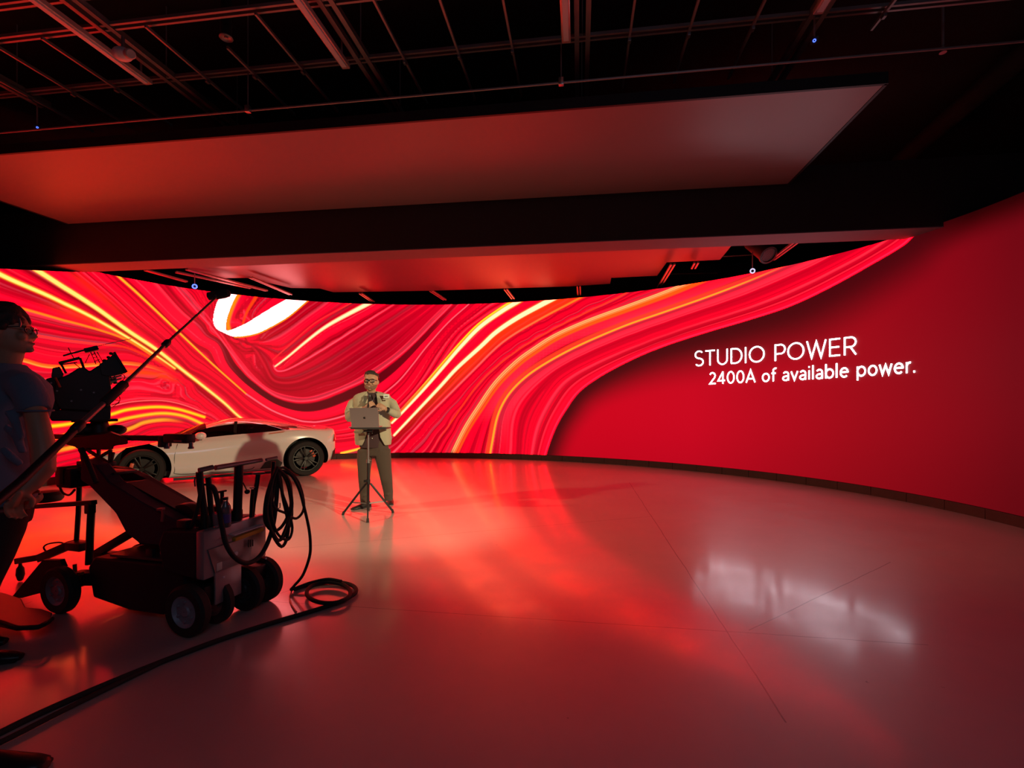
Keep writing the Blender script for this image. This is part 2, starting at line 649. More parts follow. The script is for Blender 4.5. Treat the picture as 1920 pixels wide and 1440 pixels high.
def line_dist(x, y, poly):
    """distance to a polyline and the fraction along it"""
    best = np.full(x.shape, 1e9)
    frac = np.zeros(x.shape)
    L = np.r_[0, np.cumsum(np.hypot(*np.diff(poly, axis=0).T))]
    for i in range(len(poly) - 1):
        a, b = poly[i], poly[i + 1]
        d = b - a
        l2 = (d ** 2).sum() + 1e-9
        t = np.clip(((x - a[0]) * d[0] + (y - a[1]) * d[1]) / l2, 0, 1)
        dd = np.hypot(x - a[0] - t * d[0], y - a[1] - t * d[1])
        m = dd < best
        best[m] = dd[m]
        frac[m] = (L[i] + t[m] * math.sqrt(l2)) / L[-1]
    return best, frac


n_low, n_mid, n_hi, n_fine, n_line, n_line2 = noise1(1.6), noise1(4.3), noise1(9.0), noise1(22.0), noise1(14.0), noise1(33.0)


def inside_poly(x, y, poly):
    r = np.zeros(x.shape, bool)
    n = len(poly)
    for i in range(n):
        (x0, y0), (x1, y1) = poly[i], poly[(i + 1) % n]
        if y0 == y1:
            continue
        c = ((y0 > y) != (y1 > y)) & (x < (x1 - x0) * (y - y0) / (y1 - y0) + x0)
        r ^= c
    return r


n_xf, n_xxf = noise1(48.0), noise1(100.0)
LINES = [(F_, noise1(F_)) for F_ in (1.7, 2.9, 5.3, 9.5, 17.0, 31.0, 57.0, 100.0)]
OCT = [(F_, noise1(F_)) for F_ in (1.1, 2.3, 4.3, 7.7, 13.0, 23.0, 41.0, 74.0, 130.0)]
GYg, GXg = np.gradient(PSI, 5.0, 6.0)
GRAD = np.hypot(GXg, GYg)


def grad_at(x, y):
    i = np.clip(((x - gx[0]) / 6.0).astype(int), 0, len(gx) - 1)
    j = np.clip(((y - gy[0]) / 5.0).astype(int), 0, len(gy) - 1)
    return GRAD[j, i]


def picture(x, y):
    """linear colour of the wall picture at (column,row)"""
    ps = psi_at(x, y)
    g_ = grad_at(x, y)
    wx, nz = [], []
    for F_, nf in OCT:
        per = 1.0 / (F_ * g_ + 1e-6)
        wx.append((0.07 + 0.36 * sstep(26, 6, per)) * sstep(1.5, 2.6, per) + 1e-4)
        nz.append(nf(ps))
    n = 0.5 + sum(w_ * (z_ - 0.5) for w_, z_ in zip(wx, nz)) / (np.sqrt(sum(w_ ** 2 for w_ in wx)) + 0.05) * 0.62
    b = np.clip((n - 0.18) / 0.62, 0, 1)
    dark, red, hot = lin((170, 0, 20)), lin((228, 0, 36)), lin((255, 6, 48))
    t = b[:, None]
    col = np.where(t < 0.5, dark + (red - dark) * t * 2, red + (hot - red) * (t * 2 - 1))
    # thin pink threads
    l1 = 0
    for F_, nf in LINES:
        per = 1.0 / (F_ * g_ + 1e-6)
        l1 = l1 + np.clip((nf(ps) - 0.80) / 0.16, 0, 1) * sstep(2.2, 4, per) * (1 - sstep(9, 15, per)) * 1.2
    col = col + np.clip(l1, 0, 1)[:, None] * (lin((255, 70, 95)) - lin((236, 4, 38))) * 0.42
    # darker sweep inside the big fold
    inner = np.exp(-((ps - 3.4) / 1.5) ** 2) * sstep(430, 520, x) * (1 - sstep(700, 860, x)) * sstep(560, 720, y + 0.35 * (x - 560) * (x > 560))
    col *= (1 - 0.42 * inner)[:, None]
    band = sstep(5.15, 5.35, ps) * (1 - sstep(6.0, 6.2, ps)) * sstep(330, 470, x) * (1 - sstep(800, 880, x))
    col = col * (1 - band)[:, None] + (band[:, None]) * (lin((98, 4, 16)) + (lin((150, 0, 20)) - lin((98, 4, 16))) * sstep(690, 860, x)[:, None])
    # orange wash, left fan
    w = np.exp(-((ps - 10.2) / 0.18) ** 2) * (1 - sstep(250, 340, x)) * sstep(60, 160, x) * 0.8
    w = np.maximum(w, np.exp(-((ps - 8.5) / 0.25) ** 2) * sstep(110, 160, x) * (1 - sstep(180, 300, x)) * 0.5)
    w = w * (x < 600)
    col = col * (1 - w)[:, None] + w[:, None] * lin((252, 44, 12))
    def stroke(pl, w0, w1, c, soft=0.8, fade=(0, 0), amount=1.0, shift=(0, 0)):
        nonlocal col
        q = cm2(pl, 5) + np.array(shift)
        m = (x > q[:, 0].min() - 14) & (x < q[:, 0].max() + 14) & (y > q[:, 1].min() - 14) & (y < q[:, 1].max() + 14)
        if not m.any():
            return
        d, f = line_dist(x[m], y[m], q)
        w = w0 + (w1 - w0) * f
        a = np.clip((w / 2 + soft - d) / (2 * soft), 0, 1) * amount
        if fade[0]:
            a = a * sstep(0, fade[0], f)
        if fade[1]:
            a = a * (1 - sstep(1 - fade[1], 1, f))
        col[m] = col[m] * (1 - a)[:, None] + a[:, None] * np.array(c)[None]

    pale, yel, org, dorg = lin((255, 255, 190)), lin((255, 214, 60)), lin((255, 96, 16)), lin((252, 60, 14))
    pink = lin((255, 84, 104))
    cu = {k: v[1] for k, v in CUR.items()}
    # right-hand family
    stroke(cu['J'], 10, 26, dorg, 5, (0.5, 0), 0.7, (-9, -9))
    stroke(cu['J'], 1.5, 3.5, lin((255, 130, 30)), 1, (0.45, 0))
    stroke(cu['J'], 3, 1.5, pink, 1, (0, 0.5))
    stroke(cu['B'][14:], 5, 13, lin((255, 90, 14)), 1.2)
    stroke(cu['B'][14:], 3.5, 9.5, pale)
    stroke([(640, 850), (668, 843), (690, 836), (712, 826)], 4, 3, yel, 1.2)
    stroke(cu['B1'], 4.5, 14, lin((255, 150, 20)), 1.2, shift=(-1, -1))
    stroke(cu['B1'], 3.2, 8, pale)
    stroke(cu['B1'], 1.2, 2.6, lin((255, 235, 40)), 0.7, (0.4, 0), shift=(-4.5, -4.5))
    stroke(cu['K'], 3, 8, org, 1.5, (0, 0), 0.9, (8, 7))
    for i, dd in enumerate((0, 3.2, 6.2)):
        stroke(cu['K'], 1.8, 1.9, lin((255, 208, 120)) if i < 2 else lin((255, 150, 60)), 0.7, (0.03, 0.02), 0.9, (dd * 0.75, dd * 0.65))
    stroke(cu['L'], 6, 6, lin((255, 70, 30)), 2, (0, 0.3), 0.85, (-5, -4))
    stroke(cu['L'], 3.5, 2.5, lin((255, 176, 40)), 1.0, (0, 0.25))
    stroke(cu['O'], 2, 2, lin((255, 66, 20)), 1.0, (0.2, 0), 0.9)
    stroke(cu['Mm'][:-2], 2, 3, lin((255, 40, 90)), 1.0, (0, 0), 0.8, (-3, -2))
    # left fan
    stroke(cu['A'], 10, 3.0, lin((255, 170, 30)), 2)
    stroke(cu['A'], 8, 1.4, lin((255, 250, 120)))
    stroke(cu['B'][:11], 10, 3.4, lin((255, 150, 24)), 2)
    stroke(cu['B'][:11], 8.5, 1.8, lin((255, 244, 120)))
    stroke(cu['C'][:6], 4.2, 1.6, lin((255, 190, 40)), 1.0)
    stroke(cu['C'][5:], 2.2, 1.4, lin((255, 110, 130)), 0.9)
    stroke(cu['D'], 1.8, 2.0, lin((255, 70, 96)), 0.9)
    stroke(cu['D2'], 1.8, 1.8, lin((240, 40, 70)), 0.9)
    stroke(cu['E'], 2.5, 2.5, lin((236, 20, 44)), 1.6, (0.1, 0), 0.8)
    stroke(cu['Pp'], 4.5, 2.5, lin((255, 140, 28)), 1.2, (0, 0.2))
    stroke(cu['Q'], 2, 3, lin((255, 60, 20)), 1.4, (0, 0.2), 0.8)
    stroke(cu['R'], 4, 4, lin((255, 120, 24)), 1.5, (0, 0.35), 0.9)
    stroke([(225, 697), (262, 698), (310, 706), (350, 722)], 14, 4, lin((255, 70, 14)), 5, (0.1, 0.4), 0.9)
    stroke(cu['R'], 2, 2, lin((255, 190, 70)), 1.0, (0, 0.4), 0.9, (0, 3))
    stroke(cu['S'], 1.8, 1.4, lin((255, 110, 110)), 0.8)
    stroke(cu['T'], 10, 5, lin((255, 120, 10)), 1.5)
    stroke(cu['T'], 5, 3, lin((255, 226, 30)), 1.5)
    stroke(cu['U'], 8, 5, lin((255, 150, 16)), 1.5)
    stroke(cu['U'], 3, 3, lin((255, 206, 40)), 1.2)
    stroke(cu['V'], 7, 5, lin((255, 170, 40)), 2, (0.2, 0.2))
    # the hook and its white streak
    stroke(cu['F'], 2, 2, lin((255, 84, 110)), 0.9, (0, 0.3))
    stroke(cu['G'], 2, 8.5, lin((255, 235, 170)), 1.4)
    stroke(cu['G'], 1.2, 6, pale, 0.8)
    stroke([(512, 674), (545, 645), (590, 606), (640, 578), (665, 565)], 1.6, 2, lin((255, 50, 50)), 0.9)
    # fold seam
    stroke([(405, 617), (441, 634), (470, 646), (494, 662), (512, 684)], 3, 3, lin((120, 0, 20)), 2.5, (0.1, 0.1), 0.7)
    # white loop
    outer = cm2([(423, 545), (409, 563), (402, 584), (400, 602), (405, 615), (420, 624), (441, 631), (478, 626), (509, 612), (541, 593), (572, 567), (590, 552)], 5)
    inner_ = cm2([(566, 545), (533, 563), (509, 577), (478, 596), (462, 606), (427, 620), (424, 607), (427, 592), (436, 568), (444, 553), (450, 545)], 5)
    poly = np.concatenate([outer, inner_])
    stroke([(427, 620), (424, 607), (427, 592), (436, 568), (444, 553), (450, 545)], 7, 7, lin((255, 140, 10)), 2, shift=(3, 0))
    stroke([(455, 609), (462, 587), (478, 560), (486, 545)], 3, 6, lin((255, 70, 14)), 1.5)
    m = (x > 380) & (x < 620) & (y > 530) & (y < 650)
    if m.any():
        ins = inside_poly(x[m], y[m], poly)
        d, _ = line_dist(x[m], y[m], outer[30:])
        sub = col[m]
        near = np.clip((3.4 - d) / 2.0, 0, 1)[:, None]
        sub = sub * (1 - near) + near * lin((255, 150, 20))
        sub[ins] = (2.0, 2.0, 2.0)
        col[m] = sub
    # plain dark red field under the ribbon
    q = cm2(cu['Mm'], 6)
    xm = np.interp(-y, -q[:, 1], q[:, 0])
    out = (x > xm)
    if out.any():
        xo, yo = x[out], y[out]
        d, _ = line_dist(xo, yo, q)
        w = np.interp(xo, [1020, 1100, 1300, 1500, 1700, 1900], [34, 46, 85, 105, 85, 60])
        k = sstep(0.05, 1.15, d / w)[:, None]
        xs_ = [1020, 1150, 1300, 1450, 1600, 1750, 1900, 2100]
        cs = np.array([lin(c) for c in [(206, 0, 28), (204, 0, 28), (200, 2, 30), (178, 4, 26), (158, 6, 23), (138, 6, 21), (112, 6, 18), (80, 5, 14)]])
        base = np.stack([np.interp(xo, xs_, cs[:, i]) for i in range(3)], 1)
        base *= (1 - 0.25 * sstep(760, 980, yo))[:, None]
        edge = lin((72, 5, 12))
        fld = edge + (base - edge) * k
        top = sstep(0, 70, yo - (HOR - 2.32 * np.polyval(SC, (np.minimum(xo, 1960) - 960) / 960)))[:, None]
        wr = sstep(1690, 1830, xo)[:, None]
        fld = fld * (1 - wr + wr * (0.12 + 0.88 * top))
        col[out] = fld
    return np.maximum(col, 0)


# grid of the display face
zs = np.linspace(WBOT, WTOP, 400)
nc, nr = len(pxs), len(zs)
Dp = plan_c[:, 1]
cols_px = np.minimum(plan_c[:, 0] / np.maximum(Dp, 0.6) * FPX + 960, 3000)
ex = np.clip(pxs, -230, 1990)
XX = np.repeat(ex[:, None], nr, 1)
Sx = np.where((pxs > 120) & (pxs < 1900), FPX / Dp, 0)
Sx = np.where(pxs <= 120, np.interp(pxs, [-620, 120], [np.polyval(SC, (120 - 960) / 960) * 1.25, np.polyval(SC, (120 - 960) / 960)]), Sx)
Sx = np.where(pxs >= 1900, np.polyval(SC, (np.minimum(pxs, 1990) - 960) / 960), Sx)
top_z = np.interp(pxs, [-600, 0, 183], [3.40, 3.40, WTOP])     # the rows drop below the beam at the far left
ZZ = WBOT + (top_z[:, None] - WBOT) * np.linspace(0, 1, nr)[None]
YYp = HOR - (ZZ - HCAM) * Sx[:, None]
colr = np.concatenate([picture(a, b) for a, b in zip(np.array_split(XX.ravel(), 8), np.array_split(YYp.ravel(), 8))])
boost = 26.0 * np.clip(colr[:, 0] - 0.79, 0, 0.21)
colr *= 0.83
colr[:, 0] += boost

verts = np.zeros((nc * nr, 3))
verts[:, 0] = np.repeat(plan_w[:, 0], nr)
verts[:, 1] = np.repeat(plan_w[:, 1], nr)
verts[:, 2] = (WBOT + (top_z[:, None] - WBOT) * np.linspace(0, 1, nr)[None]).ravel()
ii, jj = np.meshgrid(np.arange(nc - 1), np.arange(nr - 1), indexing='ij')
a0 = (ii * nr + jj).ravel()
quads = np.stack([a0, a0 + nr, a0 + nr + 1, a0 + 1], 1)
me = bpy.data.meshes.new('display')
me.vertices.add(len(verts))
me.vertices.foreach_set('co', verts.ravel())
me.loops.add(quads.size)
me.loops.foreach_set('vertex_index', quads.ravel().astype(np.int32))
me.polygons.add(len(quads))
me.polygons.foreach_set('loop_start', (np.arange(len(quads)) * 4).astype(np.int32))
me.update(calc_edges=True)
ca = me.color_attributes.new('picture', 'FLOAT_COLOR', 'POINT')
ca.data.foreach_set('color', np.c_[colr, np.ones(len(colr))].astype(np.float32).ravel())
mw = bpy.data.materials.new('led_display')
nt, b = nodes_of(mw)
b.inputs['Base Color'].default_value = (0.006, 0.006, 0.006, 1)
b.inputs['Roughness'].default_value = 0.6
b.inputs['Specular IOR Level'].default_value = 0.15
at_ = nt.nodes.new('ShaderNodeVertexColor')
at_.layer_name = 'picture'
nt.links.new(at_.outputs[0], b.inputs['Emission Color'])
b.inputs['Emission Strength'].default_value = 1.0
mw.cycles.emission_sampling = 'NONE'
me.materials.append(mw)
led = thing('video_wall', 'tall curved video wall showing flowing red, orange and white ribbons', 'video wall', (0, 11.5, 0))
disp = bpy.data.objects.new('display', me)
C.objects.link(disp)
disp.parent = led
disp.location = -Vector(led.location)
ORG[disp.name] = Vector((0, 0, 0))

# cabinets behind the face and the plinth of blocks it stands on
cab = MB()
st = list(range(0, nc, 12))
if st[-1] != nc - 1:
    st.append(nc - 1)
rings = []
for i in st:
    p = Vector((*plan_w[i], 0))
    n = Vector((*nrm_in[i], 0))
    f, bk = p - n * 0.006, p - n * 0.11
    rings.append([Vector((f.x, f.y, WBOT)), Vector((f.x, f.y, top_z[i])), Vector((bk.x, bk.y, top_z[i])), Vector((bk.x, bk.y, WBOT))])
cab.loft(rings).build('cabinet', M['black_plastic'], led, smooth=False)
M['plinth'] = mat('plinth', (0.035, 0.02, 0.018), 0.6, var=0.35, bump=0.2, bscale=30)
s = 0.0
pl = MB()
while s < arc[-1] - 0.5:
    e = s + 0.494
    pr = []
    for t in np.linspace(s, e, 4):
        x0, y0 = wall_at(t, 0.015)
        x1, y1 = wall_at(t, -0.25)
        pr.append([Vector((x0, y0, 0.0)), Vector((x0, y0, WBOT - 0.004)), Vector((x1, y1, WBOT - 0.004)), Vector((x1, y1, 0.0))])
    pl.loft(pr)
    s += 0.5
pl.build('plinth', M['plinth'], led, smooth=False)

# lettering shown on the wall
M['white_light'] = mat('white_light', (0.8, 0.8, 0.8), 0.5, emit=(1.0, 0.96, 1.06), estr=7.5)


def arc2(cx, cy, rx, ry, a0, a1, n=18):
    return [(cx + rx * math.cos(math.radians(a0 + (a1 - a0) * i / n)), cy + ry * math.sin(math.radians(a0 + (a1 - a0) * i / n))) for i in range(n + 1)]


# strokes of each letter on a cap height of 1, then its advance
GL = {
    'S': ([arc2(.30, .745, .245, .235, 35, 90, 6) [:-1] + arc2(.30, .745, .245, .235, 90, 250, 12) + [(.36, .49)] + arc2(.31, .255, .26, .235, 68, -90, 12)[1:] + arc2(.31, .255, .26, .235, -90, -145, 6)[1:]], .64),
    'T': ([[(.0, .96), (.62, .96)], [(.31, .96), (.31, 0)]], .66),
    'U': ([[(.07, 1), (.07, .36)] + arc2(.37, .36, .30, .34, 180, 360)[1:] + [(.67, 1)]], .78),
    'D': ([[(.08, .04), (.08, .96), (.32, .96)] + arc2(.32, .5, .40, .46, 90, -90)[1:] + [(.06, .04)]], .80),
    'I': ([[(.08, 0), (.08, 1)]], .20),
    'O': ([arc2(.48, .5, .43, .47, 0, 360, 36)], 1.0),
    'P': ([[(.08, 0), (.08, .96), (.38, .96)] + arc2(.38, .69, .25, .27, 90, -90)[1:] + [(.08, .42)]], .68),
    'W': ([[(.02, 1), (.27, .02), (.52, .93), (.77, .02), (1.02, 1)]], 1.08),
    'E': ([[(.60, .96), (.08, .96), (.08, .04), (.60, .04)], [(.08, .51), (.56, .51)]], .68),
    'R': ([[(.08, 0), (.08, .96), (.38, .96)] + arc2(.38, .70, .25, .26, 90, -90)[1:] + [(.08, .44)], [(.36, .44), (.64, 0)]], .70),
    '2': ([arc2(.31, .71, .24, .25, 155, 0, 12) + [(.50, .55), (.08, .05), (.60, .05)]], .68),
    '4': ([[(.66, .27), (.05, .27), (.46, .97), (.48, .97), (.48, 0)]], .72),
    '0': ([arc2(.36, .5, .28, .46, 0, 360, 30)], .74),
    'A': ([[(.03, 0), (.40, .97), (.77, 0)], [(.17, .30), (.63, .30)]], .82),
    'o': ([arc2(.33, .33, .26, .30, 0, 360, 28)], .68),
    'f': ([arc2(.34, .82, .18, .17, 65, 180, 8) + [(.16, 0)], [(.02, .62), (.36, .62)]], .38),
    'a': ([arc2(.27, .45, .20, .20, 150, 0, 10) + [(.47, 0)], [(.47, .36)] + arc2(.27, .18, .22, .155, 75, 285, 16) + [(.47, .15)]], .58),
    'v': ([[(.02, .66), (.27, .03), (.52, .66)]], .56),
    'i': ([[(.08, 0), (.08, .66)], [(.08, .84), (.08, .95)]], .20),
    'l': ([[(.08, 0), (.08, 1)]], .20),
    'b': ([[(.08, 0), (.08, 1)], arc2(.34, .33, .26, .30, 0, 360, 28)], .68),
    'e': ([[(.08, .36), (.58, .36)] + arc2(.33, .33, .255, .30, 8, 315, 26)], .66),
    'p': ([[(.08, -.26), (.08, .66)], arc2(.34, .33, .26, .30, 0, 360, 28)], .68),
    'w': ([[(.02, .66), (.21, .04), (.41, .60), (.61, .04), (.80, .66)]], .84),
    'r': ([[(.08, 0), (.08, .66)], arc2(.28, .40, .20, .23, 175, 75, 8)], .38),
    '.': ([[(.08, 0), (.08, .13)]], .20),
    ' ': ([], .34),
}


def wall_text(txt, px0, px1, base0, base1, h0, h1, th, gap):
    quads_ = []
    x = 0.0
    for ch in txt:
        st_, adv = GL[ch]
        for q in st_:
            q = [Vector((a, b, 0)) for a, b in q]
            # finer steps on straight runs so the ribbon follows the curved wall
            fine = [q[0]]
            for a, b in zip(q[:-1], q[1:]):
                k = max(1, int((b - a).length / 0.12))
                fine += [a + (b - a) * (i / k) for i in range(1, k + 1)]
            q = fine
            L_, R_ = [], []
            closed = (q[0] - q[-1]).length < 1e-3
            n = len(q)
            for i in range(n):
                pa = q[i - 1] if i else (q[-2] if closed else q[0])
                pb = q[i + 1] if i < n - 1 else (q[1] if closed else q[-1])
                d0 = (q[i] - pa).normalized() if (q[i] - pa).length > 1e-6 else (pb - q[i]).normalized()
                d1 = (pb - q[i]).normalized() if (pb - q[i]).length > 1e-6 else d0
                t = (d0 + d1)
                t = t.normalized() if t.length > 1e-4 else d0
                nn = Vector((-t.y, t.x, 0))
                m = 1.0 / max(0.30, nn.dot(Vector((-d0.y, d0.x, 0))))
                L_.append(q[i] + nn * th / 2 * m)
                R_.append(q[i] - nn * th / 2 * m)
            for i in range(n - 1):
                quads_.append([v + Vector((x, 0, 0)) for v in (L_[i], R_[i], R_[i + 1], L_[i + 1])])
        x += adv + gap
    allx = [v.x for q in quads_ for v in q]
    x0, x1 = min(allx), max(allx)
    s0, s1 = arc_of_px(px0), arc_of_px(px1)
    mb = MB()
    for q in quads_:
        vs = []
        for v in q:
            f = (v.x - x0) / (x1 - x0)
            X, Y = wall_at(s0 + (s1 - s0) * f, 0.012)
            vs.append(Vector((X, Y, base0 + (base1 - base0) * f + v.y * (h0 + (h1 - h0) * f))))
        mb.add(vs, [(0, 1, 2, 3)])
    return mb.build('lettering', M['white_light'], disp, smooth=False)


t1 = wall_text('STUDIO POWER', 1303, 1607, 2.106, 2.139, 0.30, 0.285, 0.082, 0.075)
t1['label'] = 'thin white capital lettering'
t2 = wall_text('2400A of available power.', 1329, 1717, 1.735, 1.815, 0.232, 0.232, 0.108, 0.085)
t2['label'] = 'bolder white lettering in lower case'

# ------------------------------------------------------------------ beam and ceiling panels
M['beam'] = mat('beam', (0.045, 0.035, 0.035), 0.7, var=0.15, bump=0.08)
M['beam_face'] = mat('beam_face', (0.02, 0.017, 0.017), 0.8, var=0.2, bump=0.08)
bz = 3.72
tag(MB().box((-3.1, 7.385, bz + 0.45), (18.8, 0.47, 0.9)).build('trim_1', M['beam_face'], smooth=False), kind='structure')
bt = MB().box((-3.1, 7.385, bz - 0.006), (18.75, 0.47, 0.014)).build('trim_2', mat('soffit_paint', (0.15, 0.125, 0.14), 0.7, var=0.08), smooth=False)  # lit underside of the beam: that light is put into a paler colour
tag(bt, kind='structure')

fp = MB()
fp.box((-2.82, 6.05, 4.40), (11.25, 2.12, 0.06), bev=0.004)
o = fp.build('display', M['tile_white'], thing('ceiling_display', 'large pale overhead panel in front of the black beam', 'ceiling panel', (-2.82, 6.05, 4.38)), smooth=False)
rim = MB()
rim.box((-2.82, 4.975, 4.42), (11.3, 0.03, 0.11))
rim.box((2.82, 6.05, 4.42), (0.03, 2.16, 0.11))
rim.box((-8.46, 6.05, 4.42), (0.03, 2.16, 0.11))
rim.build('frame', M['black_metal'], bpy.data.objects['ceiling_display'], smooth=False)

def atz(px, py, z):
    d = (z - HCAM) * FPX / (HOR - py)
    return P(px, py, d)


z2 = 4.0
out = [(1373, 459), (1350, 487), (1250, 492), (1232, 517), (1146, 521), (1144, 532), (1067, 537), (808, 545), (625, 548), (600, 541), (546, 540), (462, 521), (400, 522), (345, 500)]
poly = [atz(a, b, z2) for a, b in out]
poly = [Vector((p.x, p.y, z2)) for p in poly]
near = [Vector((poly[-1].x - 0.3, 7.75, z2)), Vector((poly[0].x, 7.75, z2))]
cp2 = thing('ceiling_display', 'pale overhead panel with stepped edge, seen beyond the black beam', 'ceiling panel', (-1, 9, z2))
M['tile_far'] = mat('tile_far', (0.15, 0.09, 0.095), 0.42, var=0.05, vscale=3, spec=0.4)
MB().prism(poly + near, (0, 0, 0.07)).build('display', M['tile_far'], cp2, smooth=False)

# ------------------------------------------------------------------ ceiling grid
def sx(px, py, z):
    return atz(px, py, z).x


ZR = 4.9


def strut_pair(X, y0, y1, z, gap=0.06, name='ceiling_track', label=None, group=None, w=0.045):
    t = thing(name, label, 'track', (X, (y0 + y1) / 2, z), group)
    for sgn in (-1, 1):
        m = MB()
        xx = X + sgn * (gap / 2 + w / 2)
        m.box((xx, (y0 + y1) / 2, z), (w, y1 - y0, 0.01))
        m.box((xx - w / 2 + .003, (y0 + y1) / 2, z + .025), (0.006, y1 - y0, 0.05))
        m.box((xx + w / 2 - .003, (y0 + y1) / 2, z + .025), (0.006, y1 - y0, 0.05))
        m.build('rail', M['strut'], t, smooth=False)
    for yy in np.arange(y0 + 0.3, y1, 1.1):
        MB().cyl((X, yy, z), (X, yy, 5.66), 0.006, n=8).build('hanger_rod', M['strut'], t)
    return t


tr_px = [(60, 190, 'leftmost of the ceiling tracks, cut by the picture edge'), (310, 155, 'ceiling track carrying the white camera'),
         (668, 118, 'ceiling track beside the bar with the bright red edge, above the centre left'),
         (1078, 72, 'ceiling track running straight away, above the centre'), (1535, 30, 'rightmost ceiling track, nearly lost in the dark')]
trX = []
for i, (a, b, lb) in enumerate(tr_px):
    X = sx(a, b, ZR - 0.02)
    trX.append(X)
    strut_pair(X + (0.07 if i in (1, 2, 3) else 0), 2.2, 5.9 if i else 5.0, ZR + 0.0, label='dull twin-rail ' + lb, group='twin-rail ceiling tracks')

# cross rails
def cross(Y, x0, x1, z, label):
    t = thing('ceiling_rail', label, 'rail', ((x0 + x1) / 2, Y, z))
    for k in (-1, 1):
        MB().box(((x0 + x1) / 2, Y + k * 0.028, z), (x1 - x0, 0.022, 0.03)).build('channel', M['strut'], t, smooth=False)
    return t


cross(4.76, -6.6, 6.5, ZR + 0.02, 'long double cross rail of the ceiling grid, second from the overhead panel')
cross(4.02, -6.4, 0.2, ZR + 0.02, 'short double cross rail nearer than the long one, across the upper left')
cross(3.72, -6.4, -3.4, ZR + 0.06, 'shortest cross rail, in the upper left corner')
pipe = thing('ceiling_pipe', 'thin straight pipe just before the near edge of the overhead panel', 'pipe', (0, 4.73, 4.5))
MB().tube([(-7.5, 4.78, 4.5), (6.0, 4.73, 4.5)], 0.011, 8).build('tube', M['strut'], pipe)
for a, b in ((463, 203), (1052, 150)):
    p = atz(a, b, 4.5)
    MB().box((p.x, 4.74, 4.5), (0.05, 0.05, 0.07), bev=.005).build('clamp', M['steel'], pipe)
    MB().cyl((p.x, 4.74, 4.5), (p.x, 4.74, 5.66), 0.006, n=8).build('hanger_rod', M['strut'], pipe)

# thin bars running away at every node of the grid
nodes = [(80, 190, 'first'), (155, 179, 'first pair left of the white camera, outer'), (230, 168, ''), (392, 146, ''), (480, 137, ''), (570, 128, ''), (759, 107, ''), (861, 97, ''), (961, 86, ''), (1181, 60, ''), (1294, 46, ''), (1415, 35, ''), (1662, 13, '')]
names = ['thin ceiling bar, leftmost of all', 'thin ceiling bar, second from the left edge', 'thin ceiling bar just left of the white camera',
         'thin ceiling bar just right of the white camera', 'thin ceiling bar beside the round speaker', 'thin ceiling bar left of the centre-left track',
         'thin ceiling bar, first right of the centre-left track', 'thin ceiling bar midway between the two central tracks', 'thin ceiling bar just left of the central track',
         'thin ceiling bar, first right of the central track', 'thin ceiling bar, second right of the central track', 'thin ceiling bar, third right of the central track', 'thin ceiling bar, rightmost in the dark']
for (a, b, _), lb in zip(nodes, names):
    X = sx(a, b, ZR)
    t = thing('ceiling_bar', lb, 'bar', (X, 4.6, ZR - 0.03), 'thin bars of the ceiling grid')
    y0 = 4.5 if a == 1662 else 4.0 if a in (155, 230, 392, 570) else (4.35 if a == 480 else 2.2)
    y1 = 4.95 if a == 1662 else 5.5
    MB().box((X, (y0 + y1) / 2, ZR - 0.03), (0.02, y1 - y0, 0.028)).build('bar', M['strut'], t, smooth=False)
    MB().box((X, 4.76, ZR - 0.055), (0.03, 0.05, 0.03), bev=.004).build('clamp', M['dull_steel'], t, smooth=False)

# long slim light fixtures, switched off, glossy housings catching the wall
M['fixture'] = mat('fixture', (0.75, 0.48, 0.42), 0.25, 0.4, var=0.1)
for (a0, b0, a1, b1, z, lb) in [(80, 0, 285, 155, 4.78, 'slim hanging light bar with bright red edge behind the white camera'),
                                (565, 0, 655, 125, 4.78, 'slim hanging light bar with bright red edge, second from the left'),
                                (1062, 0, 1068, 76, 4.78, 'slim hanging light bar, the one pointing straight away'),
                                (1556, 0, 1540, 22, 4.78, 'slim hanging light bar, rightmost, in the dark')]:
    p = atz(a1, b1, z)
    p.x -= 0.03
    q = Vector((p.x, 2.4, z))
    t = thing('light_bar', lb, 'light bar', (p.x, (p.y + 2.4) / 2, z), 'slim ceiling light bars')
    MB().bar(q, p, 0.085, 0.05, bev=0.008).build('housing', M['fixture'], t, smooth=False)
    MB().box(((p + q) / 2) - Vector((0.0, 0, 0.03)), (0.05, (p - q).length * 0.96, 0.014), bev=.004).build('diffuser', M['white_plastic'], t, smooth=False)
    MB().cyl(p + Vector((0, -.1, .02)), p + Vector((0, -.1, .2)), 0.01, n=8).build('stem', M['strut'], t)
# ------------------------------------------------------------------ white low sports car
M['car_white'] = mat('car_white', (0.72, 0.70, 0.68), 0.16, 0.0, coat=1.0, var=0.01)
M['car_black'] = mat('car_black', (0.012, 0.012, 0.012), 0.35)
M['tyre'] = mat('tyre', (0.010, 0.0095, 0.0095), 0.8, bump=0.1, bscale=90)
M['rim'] = mat('rim', (0.02, 0.019, 0.018), 0.35, 0.5)
M['wheel_well'] = mat('wheel_well', (0.006, 0.006, 0.006), 0.95, spec=0.05)
M['caliper'] = mat('caliper', (0.75, 0.10, 0.04), 0.4)
M['disc'] = mat('disc', (0.035, 0.03, 0.03), 0.45, 0.6)
M['tail_lamp'] = mat('tail_lamp', (0.30, 0.02, 0.02), 0.15, coat=1.0)
M['amber_trim'] = mat('amber_trim', (0.55, 0.22, 0.12), 0.3)


